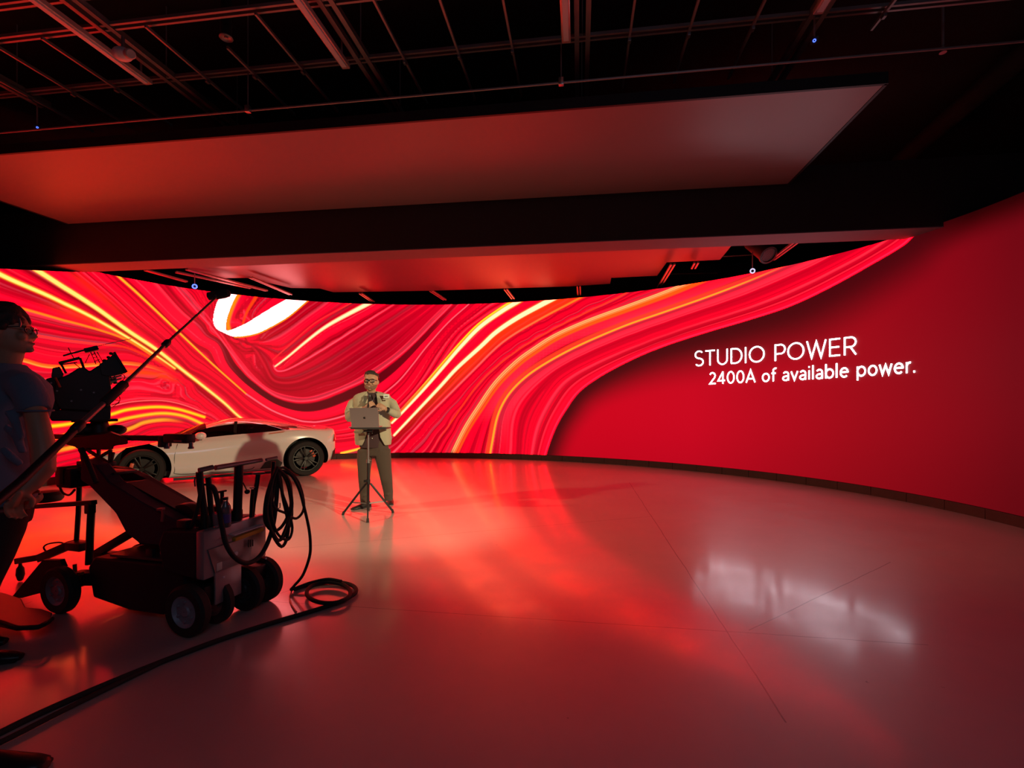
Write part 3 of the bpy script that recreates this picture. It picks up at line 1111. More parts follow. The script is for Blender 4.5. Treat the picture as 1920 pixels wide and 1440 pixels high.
def tint_glass():
    m = bpy.data.materials.new('tinted_glass')
    m.use_nodes = True
    nt = m.node_tree
    nt.nodes.clear()
    out = nt.nodes.new('ShaderNodeOutputMaterial')
    mx = nt.nodes.new('ShaderNodeMixShader')
    fr = nt.nodes.new('ShaderNodeFresnel')
    fr.inputs[0].default_value = 1.5
    tr = nt.nodes.new('ShaderNodeBsdfTransparent')
    tr.inputs[0].default_value = (0.35, 0.35, 0.35, 1)
    gl = nt.nodes.new('ShaderNodeBsdfGlossy')
    gl.inputs['Roughness'].default_value = 0.03
    gl.inputs[0].default_value = (0.5, 0.5, 0.5, 1)
    nt.links.new(fr.outputs[0], mx.inputs[0])
    nt.links.new(tr.outputs[0], mx.inputs[1])
    nt.links.new(gl.outputs[0], mx.inputs[2])
    nt.links.new(mx.outputs[0], out.inputs[0])
    return m


M['tinted_glass'] = tint_glass()
CK = 0.945
cl = Vector((2.01, 1.35, 0)).normalized()         # camera-frame direction nose -> tail
cn = Vector((cl.y, -cl.x, 0))                      # towards the viewer
f0 = Vector((-5.93, 7.86, 0)) - cl * 0.92 * CK - cn * 0.93 * CK


def CP(u, w, z):
    p = f0 + cl * (u * CK) + cn * (w * CK)
    return cf(p.x, p.y, z * CK)


ST = [  # u, zbot, wsill, zmid, wmid, zbelt, wbelt, zgt, wgt, zc
    (0.00, .22, .55, .36, .62, .44, .55, .48, .36, .50), (0.10, .13, .80, .36, .85, .52, .74, .55, .45, .57),
    (0.45, .11, .92, .42, .95, .62, .84, .66, .52, .66), (0.92, .11, .945, .50, .97, .735, .85, .735, .56, .715),
    (1.22, .12, .945, .52, .965, .765, .83, .785, .66, .80), (1.50, .12, .94, .52, .955, .78, .82, .90, .655, .935),
    (1.85, .12, .94, .52, .95, .80, .82, 1.03, .61, 1.075), (2.25, .12, .94, .52, .95, .825, .83, 1.10, .585, 1.155),
    (2.60, .12, .94, .53, .95, .85, .85, 1.095, .585, 1.155), (2.95, .12, .95, .55, .96, .885, .87, 1.04, .61, 1.11),
    (3.25, .12, .96, .57, .975, .94, .88, .975, .655, 1.06), (3.54, .12, .97, .60, .985, .93, .88, .95, .67, 1.00),
    (3.90, .14, .97, .60, .985, .925, .86, .935, .67, .955), (4.20, .20, .93, .60, .955, .905, .82, .915, .63, .925),
    (4.40, .30, .86, .60, .90, .935, .77, .95, .56, .96), (4.46, .38, .78, .58, .82, .86, .72, .87, .50, .88)]
ST = [((3.54 + (r[0] - 3.54) * .66) if r[0] > 3.54 else r[0],) + r[1:] for r in ST]
rows = []
for (u, zb, ws, zm, wm, zl, wl, zg, wg, zc) in ST:
    half = [(0.0, zb), (ws - .12, zb), (ws, zb + .07), (wm, zm), (wm * .45 + wl * .55 + .02, zl - .05), (wl, zl), (wg, zg), (wg * .55, zg * .35 + zc * .65), (0.0, zc)]
    rows.append((u, half))
bm = bmesh.new()
grid = []
for (u, half) in rows:
    r = [bm.verts.new(CP(u, w, z)) for w, z in half] + [bm.verts.new(CP(u, -w, z)) for w, z in half[-2:0:-1]]
    grid.append(r)
nn = len(grid[0])
for i in range(len(grid) - 1):
    for k in range(nn):
        f = bm.faces.new((grid[i][k], grid[i][(k + 1) % nn], grid[i + 1][(k + 1) % nn], grid[i + 1][k]))
        kk = k if k < 8 else nn - 1 - k
        u0, u1 = rows[i][0], rows[i + 1][0]
        if kk == 5 and u0 >= 1.22 and u1 <= 3.26:
            f.material_index = 1
        if kk in (6, 7) and u0 >= 1.22 and u1 <= 1.86:
            f.material_index = 2
bm.faces.new(grid[0][::-1])
bm.faces.new(grid[-1])
bmesh.ops.recalc_face_normals(bm, faces=bm.faces[:])
cme = bpy.data.meshes.new('body')
bm.to_mesh(cme)
bm.free()
for k in ('car_white', 'tinted_glass', 'tinted_glass'):
    cme.materials.append(M[k])
co = bpy.data.objects.new('body', cme)
C.objects.link(co)
ss = co.modifiers.new('s', 'SUBSURF')
ss.levels = ss.render_levels = 3
apply_mods(co)
# wheel arches
cut = MB()
for u, rr in ((.92, .415), (3.54, .425)):
    for sgn in (-1, 1):
        cut.cyl(CP(u, sgn * .62, .345), CP(u, sgn * 1.15, .345), rr * CK, n=64)
cuto = cut.build('cut', M['wheel_well'])
bo = co.modifiers.new('b', 'BOOLEAN')
bo.operation = 'DIFFERENCE'
bo.object = cuto
bo.solver = 'EXACT'
bo.material_mode = 'TRANSFER'
bpy.context.view_layer.update()
apply_mods(co)
bpy.data.objects.remove(cuto)
car = thing('sports_car', 'low white sports car with black wheels parked before the video wall', 'car', CP(2.2, 0, 0))


def split_mat(o, idxs, name, mt, parent, pick=None):
    b_ = bmesh.new()
    b_.from_mesh(o.data)
    bmesh.ops.delete(b_, geom=[f for f in b_.faces if f.material_index not in idxs], context='FACES')
    if pick is not None:                      # keep one connected piece: the pick-th largest
        seen, isl = set(), []
        for f0_ in b_.faces:
            if f0_ in seen:
                continue
            st_, cur = [f0_], []
            seen.add(f0_)
            while st_:
                f = st_.pop()
                cur.append(f)
                for e in f.edges:
                    for g in e.link_faces:
                        if g not in seen:
                            seen.add(g)
                            st_.append(g)
            isl.append(cur)
        isl.sort(key=len, reverse=True)
        if pick >= len(isl):
            b_.free()
            return None
        bmesh.ops.delete(b_, geom=[f for c_ in isl if c_ is not isl[pick] for f in c_], context='FACES')
    m_ = bpy.data.meshes.new(name)
    org = ORG[parent.name]
    for v in b_.verts:
        v.co -= org
    for f in b_.faces:
        f.material_index = 0
        f.smooth = True
    b_.to_mesh(m_)
    b_.free()
    m_.materials.append(mt)
    q = bpy.data.objects.new(name, m_)
    C.objects.link(q)
    q.parent = parent
    ORG[q.name] = org
    return q


nmat = len(co.data.materials)
blk = [i for i, m_ in enumerate(co.data.materials) if m_ and m_.name == 'wheel_well']
body = split_mat(co, [i for i in range(nmat) if i not in [1, 2] + blk], 'body', M['car_white'], car)
if blk:
    for k_ in range(4):
        split_mat(co, blk, 'wheel_well', M['wheel_well'], body, k_)
body.data.set_sharp_from_angle(angle=math.radians(35))
for k_ in (0, 1):
    split_mat(co, [1], 'side_window', M['tinted_glass'], car, k_)
split_mat(co, [2], 'windscreen', M['tinted_glass'], car, 0)
old = co.data
bpy.data.objects.remove(co)
bpy.data.meshes.remove(old)

# wheels
for u, R_, wd in ((.92, .335, .24), (3.54, .35, .30)):
    for sgn in (1, -1):
        c = CP(u, sgn * (.955 - wd / 2 + .0), R_ * 1.0)
        ax = (CP(u, sgn, 0) - CP(u, 0, 0)).normalized()
        R1, h = R_ * CK, wd * CK / 2
        ty = MB().lathe([(R1 * .70, -h), (R1 * .93, -h), (R1 * .985, -h * .8), (R1, -h * .4), (R1, h * .4), (R1 * .985, h * .8), (R1 * .93, h), (R1 * .74, h * .96), (R1 * .70, h * .7)], c, ax, 56, cap=False)
        w_ = ty.build('wheel', M['tyre'], car)
        rim = MB().lathe([(R1 * .72, -h), (R1 * .72, h * .94), (R1 * .67, h * .94), (R1 * .655, h * .3), (R1 * .64, -h)], c, ax, 48, cap=False)
        up = Vector((0, 0, 1))
        tt = ax.cross(up).normalized()
        for k in range(5):
            for dd in (-.16, .16):
                a = 2 * math.pi * k / 5 + .3
                a2 = a + dd
                d0 = up * math.cos(a + dd * .5) + tt * math.sin(a + dd * .5)
                d1 = up * math.cos(a2) + tt * math.sin(a2)
                rim.bar(c + ax * h * .62 + d0 * R1 * .08, c + ax * h * .80 + d1 * R1 * .69, R1 * .07, R1 * .06, up=ax, bev=.004)
        rim.cyl(c + ax * h * .45, c + ax * h * .8, R1 * .13, R1 * .10, 20)
        rim.build('rim', M['rim'], w_)
        MB().lathe([(R1 * .14, 0), (R1 * .52, 0), (R1 * .52, .018), (R1 * .14, .018)], c + ax * h * .05, ax, 40).build('brake_disc', M['disc'], w_)
        ca = MB()
        s_ = -1 if u < 1 else -1
        a = math.radians(-75 if u < 1 else 60)
        d0 = up * math.cos(a) + tt * math.sin(a) * s_
        ca.bar(c + ax * h * .1 + d0 * R1 * .46 - up.cross(ax) * 0 - d0.cross(ax) * R1 * .22, c + ax * h * .1 + d0 * R1 * .46 + d0.cross(ax) * R1 * .22, R1 * .17, .07, up=ax, bev=.01)
        ca.build('brake_caliper', M['caliper'], w_)


def skin_w(u, z):
    """half width of the body side at height z"""
    us = [r[0] for r in ST]
    def g(i):
        return float(np.interp(u, us, [r[i] for r in ST]))
    zb, ws, zm, wm, zl, wl = g(1), g(2), g(3), g(4), g(5), g(6)
    return float(np.interp(z, [zb, zb + .07, zm, zl - .05, zl], [ws - .02, ws, wm, wm * .45 + wl * .55 + .02, wl]))


def bodyline(pts, r, name, mt, parent=None):
    q = [CP(u, skin_w(u, z) - .008, z) for u, z in pts]
    return MB().tube(q, r, 6).build(name, mt, parent or car)


# door shut lines, sill blade, air intake, lamps
fine = lambda p: [(a.x, a.y) for a in catmull([(x, y, 0) for x, y in p], 6)]
bodyline(fine([(1.42, .74), (1.38, .55), (1.38, .30), (1.42, .22), (1.9, .20), (2.5, .205), (2.62, .25)]), .0045, 'door_gap', M['car_black'])
sb = MB()
pts_ = []
for u in np.linspace(1.36, 3.10, 10):
    pts_.append([CP(u, skin_w(u, .13) - .03, .10), CP(u, skin_w(u, .15) + .015, .11), CP(u, skin_w(u, .15) + .012, .145), CP(u, skin_w(u, .15) - .03, .15)])
sb.loft(pts_).build('side_skirt', M['car_black'], car, smooth=False)
pts_ = [(2.72, .21), (3.06, .21), (3.10, .30), (2.98, .40), (2.80, .33)]
q = [CP(u, skin_w(u, z) + .006, z) for u, z in pts_]
MB().prism(q, CP(0, -.02, 0) - CP(0, 0, 0)).build('air_intake', M['car_black'], car, smooth=False)
pts_ = [(2.86, .855), (3.12, .885), (3.16, .905), (2.88, .872)]
MB().prism([CP(u, skin_w(u, z) + .012, z) for u, z in pts_], CP(0, -.03, 0) - CP(0, 0, 0)).build('door_handle', M['amber_trim'], car, smooth=False)
# rear lamp wrap and bumper vent
pts_ = [(4.06, .66), (4.12, .67), (4.14, .80), (4.10, .81)]
MB().prism([CP(u, skin_w(u, z) + .008, z) for u, z in pts_], CP(0, -.05, 0) - CP(0, 0, 0)).build('tail_lamp', M['tail_lamp'], car, smooth=False)
pts_ = [(4.03, .28), (4.10, .36), (4.13, .52), (4.06, .46)]
MB().prism([CP(u, skin_w(u, z) + .01, z) for u, z in pts_], CP(0, -.05, 0) - CP(0, 0, 0)).build('bumper_vent', M['car_black'], car, smooth=False)
MB().prism([CP(.10, skin_w(.2, .5), .50), CP(.42, skin_w(.42, .58) + .004, .60), CP(.55, skin_w(.55, .6), .64), CP(.30, skin_w(.3, .55) - .05, .585)], CP(0, -.03, 0) - CP(0, 0, 0)).build('headlamp', M['car_black'], car, smooth=False)
# mirror
mr_ = MB()
mr_.ell(CP(1.76, 1.03, .88), (.085, .085, .062), nu=20, nv=12)
mo = mr_.build('wing_mirror', M['car_white'], car)
MB().bar(CP(1.76, .84, .80), CP(1.76, 1.0, .86), .05, .025).build('mirror_stalk', M['car_black'], mo)
# window surround pillars and cabin
pil = MB()
pil.bar(CP(2.30, .835, .80), CP(2.34, .60, 1.10), .05, .02)
pil.build('pillar', M['car_black'], car, smooth=False)
cab_ = MB()
cab_.box(CP(2.98, 0, .66), (.9 * CK, 1.45 * CK, .66 * CK), frame_R(CP(1, 0, 0) - CP(0, 0, 0)), bev=.05)
for sgn in (-1, 1):
    cab_.box(CP(2.35, sgn * .38, .50), (.50 * CK, .5 * CK, .22 * CK), frame_R(CP(1, 0, 0) - CP(0, 0, 0)), bev=.05)
    cab_.box(CP(2.56, sgn * .38, .76), (.16 * CK, .48 * CK, .56 * CK), frame_R(CP(1, 0, 0) - CP(0, 0, 0)), bev=.05)
cab_.box(CP(1.40, 0, .62), (.34 * CK, 1.4 * CK, .24 * CK), frame_R(CP(1, 0, 0) - CP(0, 0, 0)), bev=.05)
cab_.box(CP(1.95, 0, .22), (1.5 * CK, 1.5 * CK, .08 * CK), frame_R(CP(1, 0, 0) - CP(0, 0, 0)))
cab_.build('cabin', M['car_black'], car)
# ------------------------------------------------------------------ people
def cloth(name, col, rough=0.85, var=0.08):
    m = mat(name, col, rough, bump=0.25, bscale=220, var=var, vscale=18)
    nt, b = nodes_of(m)
    b.inputs['Sheen Weight'].default_value = 0.15
    return m


M['skin_light'] = mat('skin_light', (0.50, 0.27, 0.17), 0.5, var=0.05)
M['hair_dark'] = mat('hair_dark', (0.035, 0.022, 0.018), 0.6, bump=0.5, bscale=150, var=0.3, vscale=60)
M['blazer'] = cloth('blazer', (0.44, 0.41, 0.29))
M['shirt_dark'] = cloth('shirt_dark', (0.05, 0.02, 0.025))
M['trousers'] = cloth('trousers', (0.075, 0.05, 0.038))
M['shoe_black'] = mat('shoe_black', (0.02, 0.018, 0.018), 0.4)
M['tee_blue'] = cloth('tee_blue', (0.13, 0.19, 0.28))
M['jeans_black'] = cloth('jeans_black', (0.015, 0.015, 0.018))
M['label_pale'] = mat('label_pale', (0.75, 0.80, 0.70), 0.5)

# ---- speaker with microphone.  Q(px,py,k): the point seen there, k metres nearer than his middle
DS = 6.44


def Q(px, py, k=0.0):
    return P(px, py, DS - k)


def ellring(c, rx, ry, n=20, ax=None, sq=1.0):
    """horizontal ring: rx across the view, ry in depth"""
    out = []
    for i in range(n):
        a = 2 * math.pi * i / n
        ca, sa = math.cos(a), math.sin(a)
        ca = math.copysign(abs(ca) ** sq, ca)
        sa = math.copysign(abs(sa) ** sq, sa)
        out.append(c + RV * rx * ca + FV * ry * sa)
    return out


def px_m(n, d=DS):
    return n / FPX * d


person = thing('person', 'smiling man in pale blazer and glasses speaking into a microphone', 'person', cf(-1.83, 6.44, 0))


def head_mesh(mb, top, chin, face_dir, w=0.155, dpt=0.20):
    """head built from stacked rings, face_dir = unit vector the face looks along"""
    f = Vector(face_dir).normalized()
    up = Vector((0, 0, 1))
    s = f.cross(up).normalized()
    H = (top - chin).length
    ax = (top - chin).normalized()
    prof = [  # fraction from chin, half width, front reach, back reach
        (0.00, .20, .30, -.02), (.04, .27, .38, .10), (.12, .36, .43, .25), (.22, .42, .43, .38), (.34, .455, .43, .45), (.46, .475, .42, .50),
        (.54, .485, .405, .52), (.62, .495, .43, .53), (.72, .49, .42, .53), (.82, .45, .37, .49), (.91, .35, .27, .38), (.97, .20, .14, .22), (1.0, .06, .04, .06)]
    rings = []
    cen = chin + f * -0.01
    for (t, hw, fr, bk) in prof:
        c = cen + ax * H * t
        ring = []
        for i in range(24):
            a = 2 * math.pi * i / 24
            sx_, fx = math.sin(a), math.cos(a)
            r = (fr if fx > 0 else bk) * dpt
            ring.append(c + s * sx_ * hw * w + f * fx * r)
        rings.append(ring)
    mb.loft(rings)
    nose = cen + ax * H * .40 + f * dpt * .40
    mb.tube([cen + ax * H * .52 + f * dpt * .38, cen + ax * H * .44 + f * dpt * .47, cen + ax * H * .375 + f * dpt * .53, cen + ax * H * .35 + f * dpt * .42], [.011, .013, .016, .012], 10)
    for sg in (-1, 1):
        mb.ell(cen + ax * H * .35 + f * dpt * .44 + s * sg * .012, (.011, .011, .009), nu=8, nv=6)
        mb.ell(cen + ax * H * .44 + s * sg * w * .50 - f * .012, (.012, .022, .032), frame_R(s), 12, 8)   # ears
        mb.ell(cen + ax * H * .36 + s * sg * w * .27 + f * dpt * .33, (.026, .026, .026), nu=10, nv=8)         # cheeks
        mb.ell(cen + ax * H * .575 + s * sg * w * .22 + f * dpt * .40, (.026, .012, .008), frame_R(s), 8, 6)   # brow
    mb.ell(cen + ax * H * .07 + f * dpt * .36, (.026, .022, .018), nu=10, nv=8)
    mb.tube([cen + ax * H * .205 + f * dpt * .40 - s * .024, cen + ax * H * .195 + f * dpt * .455, cen + ax * H * .205 + f * dpt * .40 + s * .024], [.006, .009, .006], 8)
    return cen, ax, H, f, s


def face_bits(o, cen, ax, H, f, s, w, dpt, eyes=True):
    if eyes:
        for sg in (-1, 1):
            e = MB()
            e.ell(cen + ax * H * .505 + s * sg * w * .215 + f * dpt * .375, (.0125, .0125, .010), nu=12, nv=8)
            eo = e.build('eye', M['eye_white'], o)
            MB().ell(cen + ax * H * .505 + s * sg * w * .215 + f * (dpt * .375 + .0095), (.0052, .0052, .0052), nu=10, nv=6).build('iris', M['car_black'], eo)


M['eye_white'] = mat('eye_white', (0.6, 0.57, 0.55), 0.2)
M['lip'] = mat('lip', (0.38, 0.13, 0.11), 0.45)
M['teeth'] = mat('teeth', (0.75, 0.72, 0.66), 0.3)


def hand(mb, wrist, palm_c, tip_dir, palm_n, curl, L=0.095, r=0.0085, thumb_side=1, spread=0.02):
    """palm plus five bent fingers. tip_dir: fingers' direction; palm_n: direction the palm faces; curl in radians per joint"""
    t = Vector(tip_dir).normalized()
    n = Vector(palm_n).normalized()
    n = (n - t * n.dot(t)).normalized()
    a = t.cross(n) * thumb_side
    mb.tube([wrist, palm_c - t * .03, palm_c, palm_c + t * .035], [.024, .030, .034, .032], 12, flat=.55, up=n)
    for i, (k, ln) in enumerate(((-1.5, .80), (-.5, .95), (.5, 1.0), (1.5, .92))):
        p = palm_c + t * .035 + a * k * spread
        d = t.copy()
        pts = [p - t * .02, p]
        rr = [r * 1.05, r * 1.05]
        for j, seg_ in enumerate((.42, .32, .26)):
            c = curl * (0.9 if j == 0 else 1.1)
            d = (d * math.cos(c) + n * math.sin(c) * 1.0)
            # rotate the remaining frame
            d.normalize()
            nn_ = (n - d * n.dot(d))
            p = p + d * L * seg_ * ln
            pts.append(p)
            rr.append(r * (1 - .1 * (j + 1)))
            t2 = d
            # next bend turns further towards the palm side
            n_next = (n * math.cos(c * (j + 1)) - t * math.sin(c * (j + 1)))
            d = (t2 * 1.0).normalized()
            d = (d * math.cos(c * .8) + n_next * math.sin(c * .8)).normalized()
        mb.tube(pts, rr, 8)
    # thumb from the side of the palm
    p0 = palm_c - t * .018 + a * .028
    p1 = p0 + (a * .7 + t * .5 + n * .35).normalized() * .036
    p2 = p1 + (a * .1 + t * .8 + n * .6).normalized() * .028
    p3 = p2 + (t * .8 + n * .5 - a * .3).normalized() * .022
    mb.tube([p0 - a * .012, p0, p1, p2, p3], [.012, .013, .0115, .010, .008], 8)


# body
b = MB()
top, chin = Q(695.5, 697, 0.0), Q(696, 732.5, 0.03)
fd = (-FV + RV * 0.02)
cen, ax_, H_, f_, s_ = head_mesh(b, top, chin, fd, w=.172, dpt=.205)
b.tube([Q(697, 746, -.02), Q(696.5, 736, 0), Q(696, 724, 0.02)], [.068, .056, .058], 14)
b.loft([ellring(Q(697, y, 0), px_m(w_), dd) for y, w_, dd in ((850, 15, .07), (835, 20, .095), (810, 22, .115), (780, 25, .13), (757, 28, .125), (745, 26, .10), (741, 14, .07))])
for (pts_, rr) in ((([(672, 757), (657, 782), (672, 768), (686, 765)], (0, .02, .16, .24)), (.044, .040, .034, .027)),
                   (([(724, 757), (742, 780), (733, 773), (722, 768)], (0, .02, .14, .21)), (.044, .040, .034, .027))):
    b.tube([Q(p[0], p[1], k) for p, k in zip(*pts_)], list(rr), 12)
for xs_ in ((688, 684, 682), (715, 722, 728)):
    b.tube([Q(xs_[0], 845), Q(xs_[1], 895, .02), Q(xs_[2], 932, 0)], [.070, .050, .030], 12)
hand(b, Q(686, 765, .24), Q(690, 761, .27), (RV * .75 + Vector((0, 0, .55)) - FV * .1), (FV * .9 + RV * .3), 0.75, L=.085, r=.0088, thumb_side=-1, spread=.018)
hand(b, Q(724, 768, .22), Q(717, 763, .25), (-RV * .8 + Vector((0, 0, .45)) - FV * .15), (FV * .8 - RV * .2 + Vector((0, 0, -.4))), 0.55, L=.085, r=.0088, thumb_side=1, spread=.018)
bo_ = b.build('body', M['skin_light'], person)
fuse(bo_, .0055, 3, .5)
face_bits(bo_, cen, ax_, H_, f_, s_, .172, .205)
# smile, beard, hair
MB().tube([cen + ax_ * H_ * .235 + f_ * .080 - s_ * .032, cen + ax_ * H_ * .205 + f_ * .093 - s_ * .014, cen + ax_ * H_ * .20 + f_ * .096, cen + ax_ * H_ * .205 + f_ * .093 + s_ * .014, cen + ax_ * H_ * .235 + f_ * .080 + s_ * .032], [.004, .007, .0075, .007, .004], 8).build('lips', M['lip'], bo_)
MB().tube([cen + ax_ * H_ * .217 + f_ * .092 - s_ * .018, cen + ax_ * H_ * .208 + f_ * .1005, cen + ax_ * H_ * .217 + f_ * .092 + s_ * .018], [.003, .0048, .003], 8).build('teeth', M['teeth'], bo_)
M['beard'] = mat('beard', (0.24, 0.13, 0.085), 0.8, bump=0.5, bscale=300, var=0.3, vscale=80)
bd = MB()
for k in range(-7, 8):
    a = k / 7 * 1.25
    p = cen + ax_ * H_ * (.13 + .10 * abs(k / 7) ** 2) + s_ * math.sin(a) * .073 + f_ * (math.cos(a) * .088 - .004)
    bd.ell(p, (.0155, .0155, .026), nu=8, nv=6)
for k in (-2, -1, 0, 1, 2):
    bd.ell(cen + ax_ * H_ * (.285 - .012 * abs(k)) + s_ * k * .011 + f_ * (.089 - .004 * abs(k)), (.009, .008, .006), nu=8, nv=6)
bd_o = bd.build('beard', M['beard'], bo_)
fuse(bd_o, .005, 2, .5)
hr = MB()
for i in range(60):
    a = rnd.uniform(0, 2 * math.pi)
    t = rnd.random()
    rr = .092 * math.sqrt(t)
    fx, sx_ = math.cos(a) * rr * 1.05, math.sin(a) * rr * .92
    z = H_ * (1.02 - .33 * t) if fx < .03 else H_ * (1.05 - .20 * t)
    hr.ell(cen + ax_ * z + f_ * (fx - .02) + s_ * sx_, (.022, .022, .018), nu=8, nv=6)
for i in range(26):
    a = math.radians(rnd.uniform(95, 265))
    hr.ell(cen + ax_ * H_ * rnd.uniform(.42, .85) + f_ * (math.cos(a) * .098 - .005) + s_ * math.sin(a) * .080, (.02, .02, .022), nu=8, nv=6)
hro = hr.build('hair', M['hair_dark'], person)
fuse(hro, .006, 2, .5)
# glasses
M['frame_black'] = mat('frame_black', (0.012, 0.012, 0.016), 0.25)
gl = MB()
for sg in (-1, 1):
    c = cen + ax_ * H_ * .51 + s_ * sg * .036 + f_ * .098
    gl.tube([c + s_ * math.cos(a) * .030 + ax_ * math.copysign(abs(math.sin(a)) ** .7, math.sin(a)) * .021 - f_ * (abs(math.cos(a) * .5 + sg * .5) * .006) for a in np.linspace(0, 2 * math.pi, 25)], .0055, 6)
    gl.tube([c + s_ * sg * .030 + ax_ * .010, c + s_ * sg * .045 + ax_ * .008 - f_ * .02, c + s_ * sg * .048 - f_ * .10], .0032, 6)
gl.tube([cen + ax_ * H_ * .535 + s_ * -.008 + f_ * .10, cen + ax_ * H_ * .545 + f_ * .103, cen + ax_ * H_ * .535 + s_ * .008 + f_ * .10], .004, 6)
gl.build('glasses', M['frame_black'], person)

# shirt
sh = MB()
sh.loft([ellring(Q(697.5, y, .012), px_m(w_), dd) for y, w_, dd in ((838, 23, .135), (825, 23.5, .14), (800, 23.5, .14), (775, 24, .14), (758, 25, .13), (746, 20, .10), (740, 11, .075), (736.5, 9.0, .068))])
for sg in (-1, 1):
    sh.prism([Q(697, 738, .085), Q(697 + sg * 9, 735, .06), Q(697 + sg * 11, 741, .09), Q(697 + sg * 3.0, 748, .125)], -FV * .008)
so = sh.build('shirt', M['shirt_dark'], person)
for y in (752, 760, 812, 822):
    MB().ell(Q(698, y, .158), (.006, .006, .006), nu=8, nv=6).build('button', M['label_pale'], so)
# trousers
tr_ = MB()
tr_.loft([ellring(Q(702, y, 0), px_m(w_), dd) for y, w_, dd in ((854, 24, .105), (845, 27, .12), (832, 26, .125), (822, 25, .12))])
tr_.loft([ellring(Q(x, y, k), px_m(w_), dd) for x, y, w_, dd, k in ((686, 842, 15, .11, 0), (683.5, 860, 13.8, .10, .01), (683, 880, 12, .09, .02), (683, 902, 10.5, .08, .03), (683.5, 922, 8.8, .07, .0), (683, 941, 7.4, .06, .0))])
tr_.loft([ellring(Q(x, y, k), px_m(w_), dd) for x, y, w_, dd, k in ((716, 842, 16, .11, 0), (718.5, 860, 14.5, .10, .01), (721.5, 880, 12.5, .09, .02), (725, 902, 10.8, .08, .03), (728, 922, 9, .07, .0), (729, 938, 7.6, .06, .0))])
for (x, y, a, c) in ((684, 930, 8, 7), (684, 912, 9, 9), (727, 928, 8, 8), (724, 905, 9.5, 9.5), (684, 868, 12, 12)):
    tr_.tube([Q(x - a, y + 2, .03), Q(x, y, .088), Q(x + c, y - 2, .03)], .008, 6)
to = tr_.build('trousers', M['trousers'], person)
fuse(to, .011, 4, .6)
# shoes, resting on the floor
for (px_, py_, dx, dy) in ((674, 954, -.10, -.12), (735, 944, .04, -.16)):
    g = G(px_ + (8 if px_ < 700 else -3), py_ - 2)
    fwd = (RV * dx + FV * dy).normalized()
    sd = fwd.cross(Vector((0, 0, 1)))
    rings = []
    for t, w_, h_ in ((-.10, .028, .06), (-.08, .038, .085), (-.03, .038, .085), (.03, .042, .062), (.09, .046, .045), (.15, .042, .036), (.18, .024, .026)):
        c = g + fwd * t
        rings.append([c + sd * w_ * math.cos(a) + Vector((0, 0, max(0.0, h_ * .45 + h_ * .55 * math.sin(a) if math.sin(a) > -.8 else 0.0))) for a in np.linspace(0, 2 * math.pi, 15)[:-1]])
    shoe = MB().loft(rings).build('shoe', M['shoe_black'], person)
    MB().box(g + fwd * .04 + Vector((0, 0, .008)), (.27, .084, .014), frame_R(fwd), bev=.005).build('sole', M['rubber'], shoe)

# blazer
jk = MB()
yr = [(834, 33, .155, 700), (822, 34.5, .165, 700), (805, 33.5, .165, 699), (788, 33, .165, 698.5), (772, 34, .165, 698), (757, 35.5, .155, 698), (748, 35.8, .14, 698), (742, 34, .125, 698), (738.5, 28, .105, 698), (735.5, 18, .085, 697.5), (733.5, 11, .07, 697.5)]
jk.loft([ellring(Q(c, y, -.006), px_m(w_), dd, sq=.9) for y, w_, dd, c in yr])
jk.tube([Q(672, 749, 0), Q(661, 757, 0), Q(655, 772, .02), Q(655, 783, .06), Q(664, 774, .13), Q(675, 769, .19), Q(681, 767, .215)], [.058, .064, .063, .060, .055, .045, .040], 14)
jk.tube([Q(724, 749, 0), Q(736, 757, 0), Q(742, 770, .02), Q(744, 777, .06), Q(739, 775, .12), Q(732, 772, .17), Q(728, 770, .19)], [.058, .064, .062, .060, .054, .046, .041], 14)
for pts_ in (([(651, 778), (656, 770), (664, 768)], .075), ([(748, 774), (742, 768), (735, 768)], .08), ([(650, 768), (655, 764), (661, 766)], .085)):
    jk.tube([Q(a, c, pts_[1]) for a, c in pts_[0]], .009, 6)
jo = jk.build('blazer', M['blazer'], person)
fuse(jo, .0105, 4, .6)
# open the front: cut away between the two front edges
cutp = [(688.5, 733), (687.5, 745), (690, 765), (690, 790), (688, 812), (682.5, 828), (674, 845), (674, 870), (735, 870), (733, 845), (721, 834), (713, 820), (710, 800), (709.5, 780), (709.5, 760), (709.5, 745), (706, 733)]
cb = MB().loft([[Q(a, c, .55) for a, c in cutp], [Q(a, c, .02) for a, c in cutp]])
cbo = cb.build('cut', M['blazer'])
mm = jo.modifiers.new('b', 'BOOLEAN')
mm.operation = 'DIFFERENCE'
mm.object = cbo
bpy.context.view_layer.update()
apply_mods(jo)
bpy.data.objects.remove(cbo)
lap = MB()
lap.prism([Q(689, 737, .105), Q(684, 741, .125), Q(680, 752, .165), Q(684, 756, .17), Q(690.5, 775, .172), Q(690.5, 755, .165)], -FV * .010)
lap.prism([Q(706, 737, .105), Q(711, 741, .125), Q(716, 752, .165), Q(713, 756, .17), Q(709, 775, .172), Q(708.5, 755, .165)], -FV * .010)
lap.build('lapel', M['blazer'], jo)
pk = MB()
pk.prism([Q(718, 748, .150), Q(729, 746.5, .140), Q(729.2, 749, .140), Q(718.2, 750.5, .150)], -FV * .012)
pk.build('pocket', M['blazer'], jo)
pk = MB()
pk.prism([Q(664, 808, .150), Q(677, 809, .166), Q(677, 813, .166), Q(664, 812, .150)], -FV * .010)
pk.build('pocket', M['blazer'], jo)
nt_ = MB().prism([Q(719.5, 739.5, .150), Q(730, 739, .140), Q(730, 746, .145), Q(719.5, 746.5, .155)], -FV * .014).build('name_tag', M['label_pale'], person)
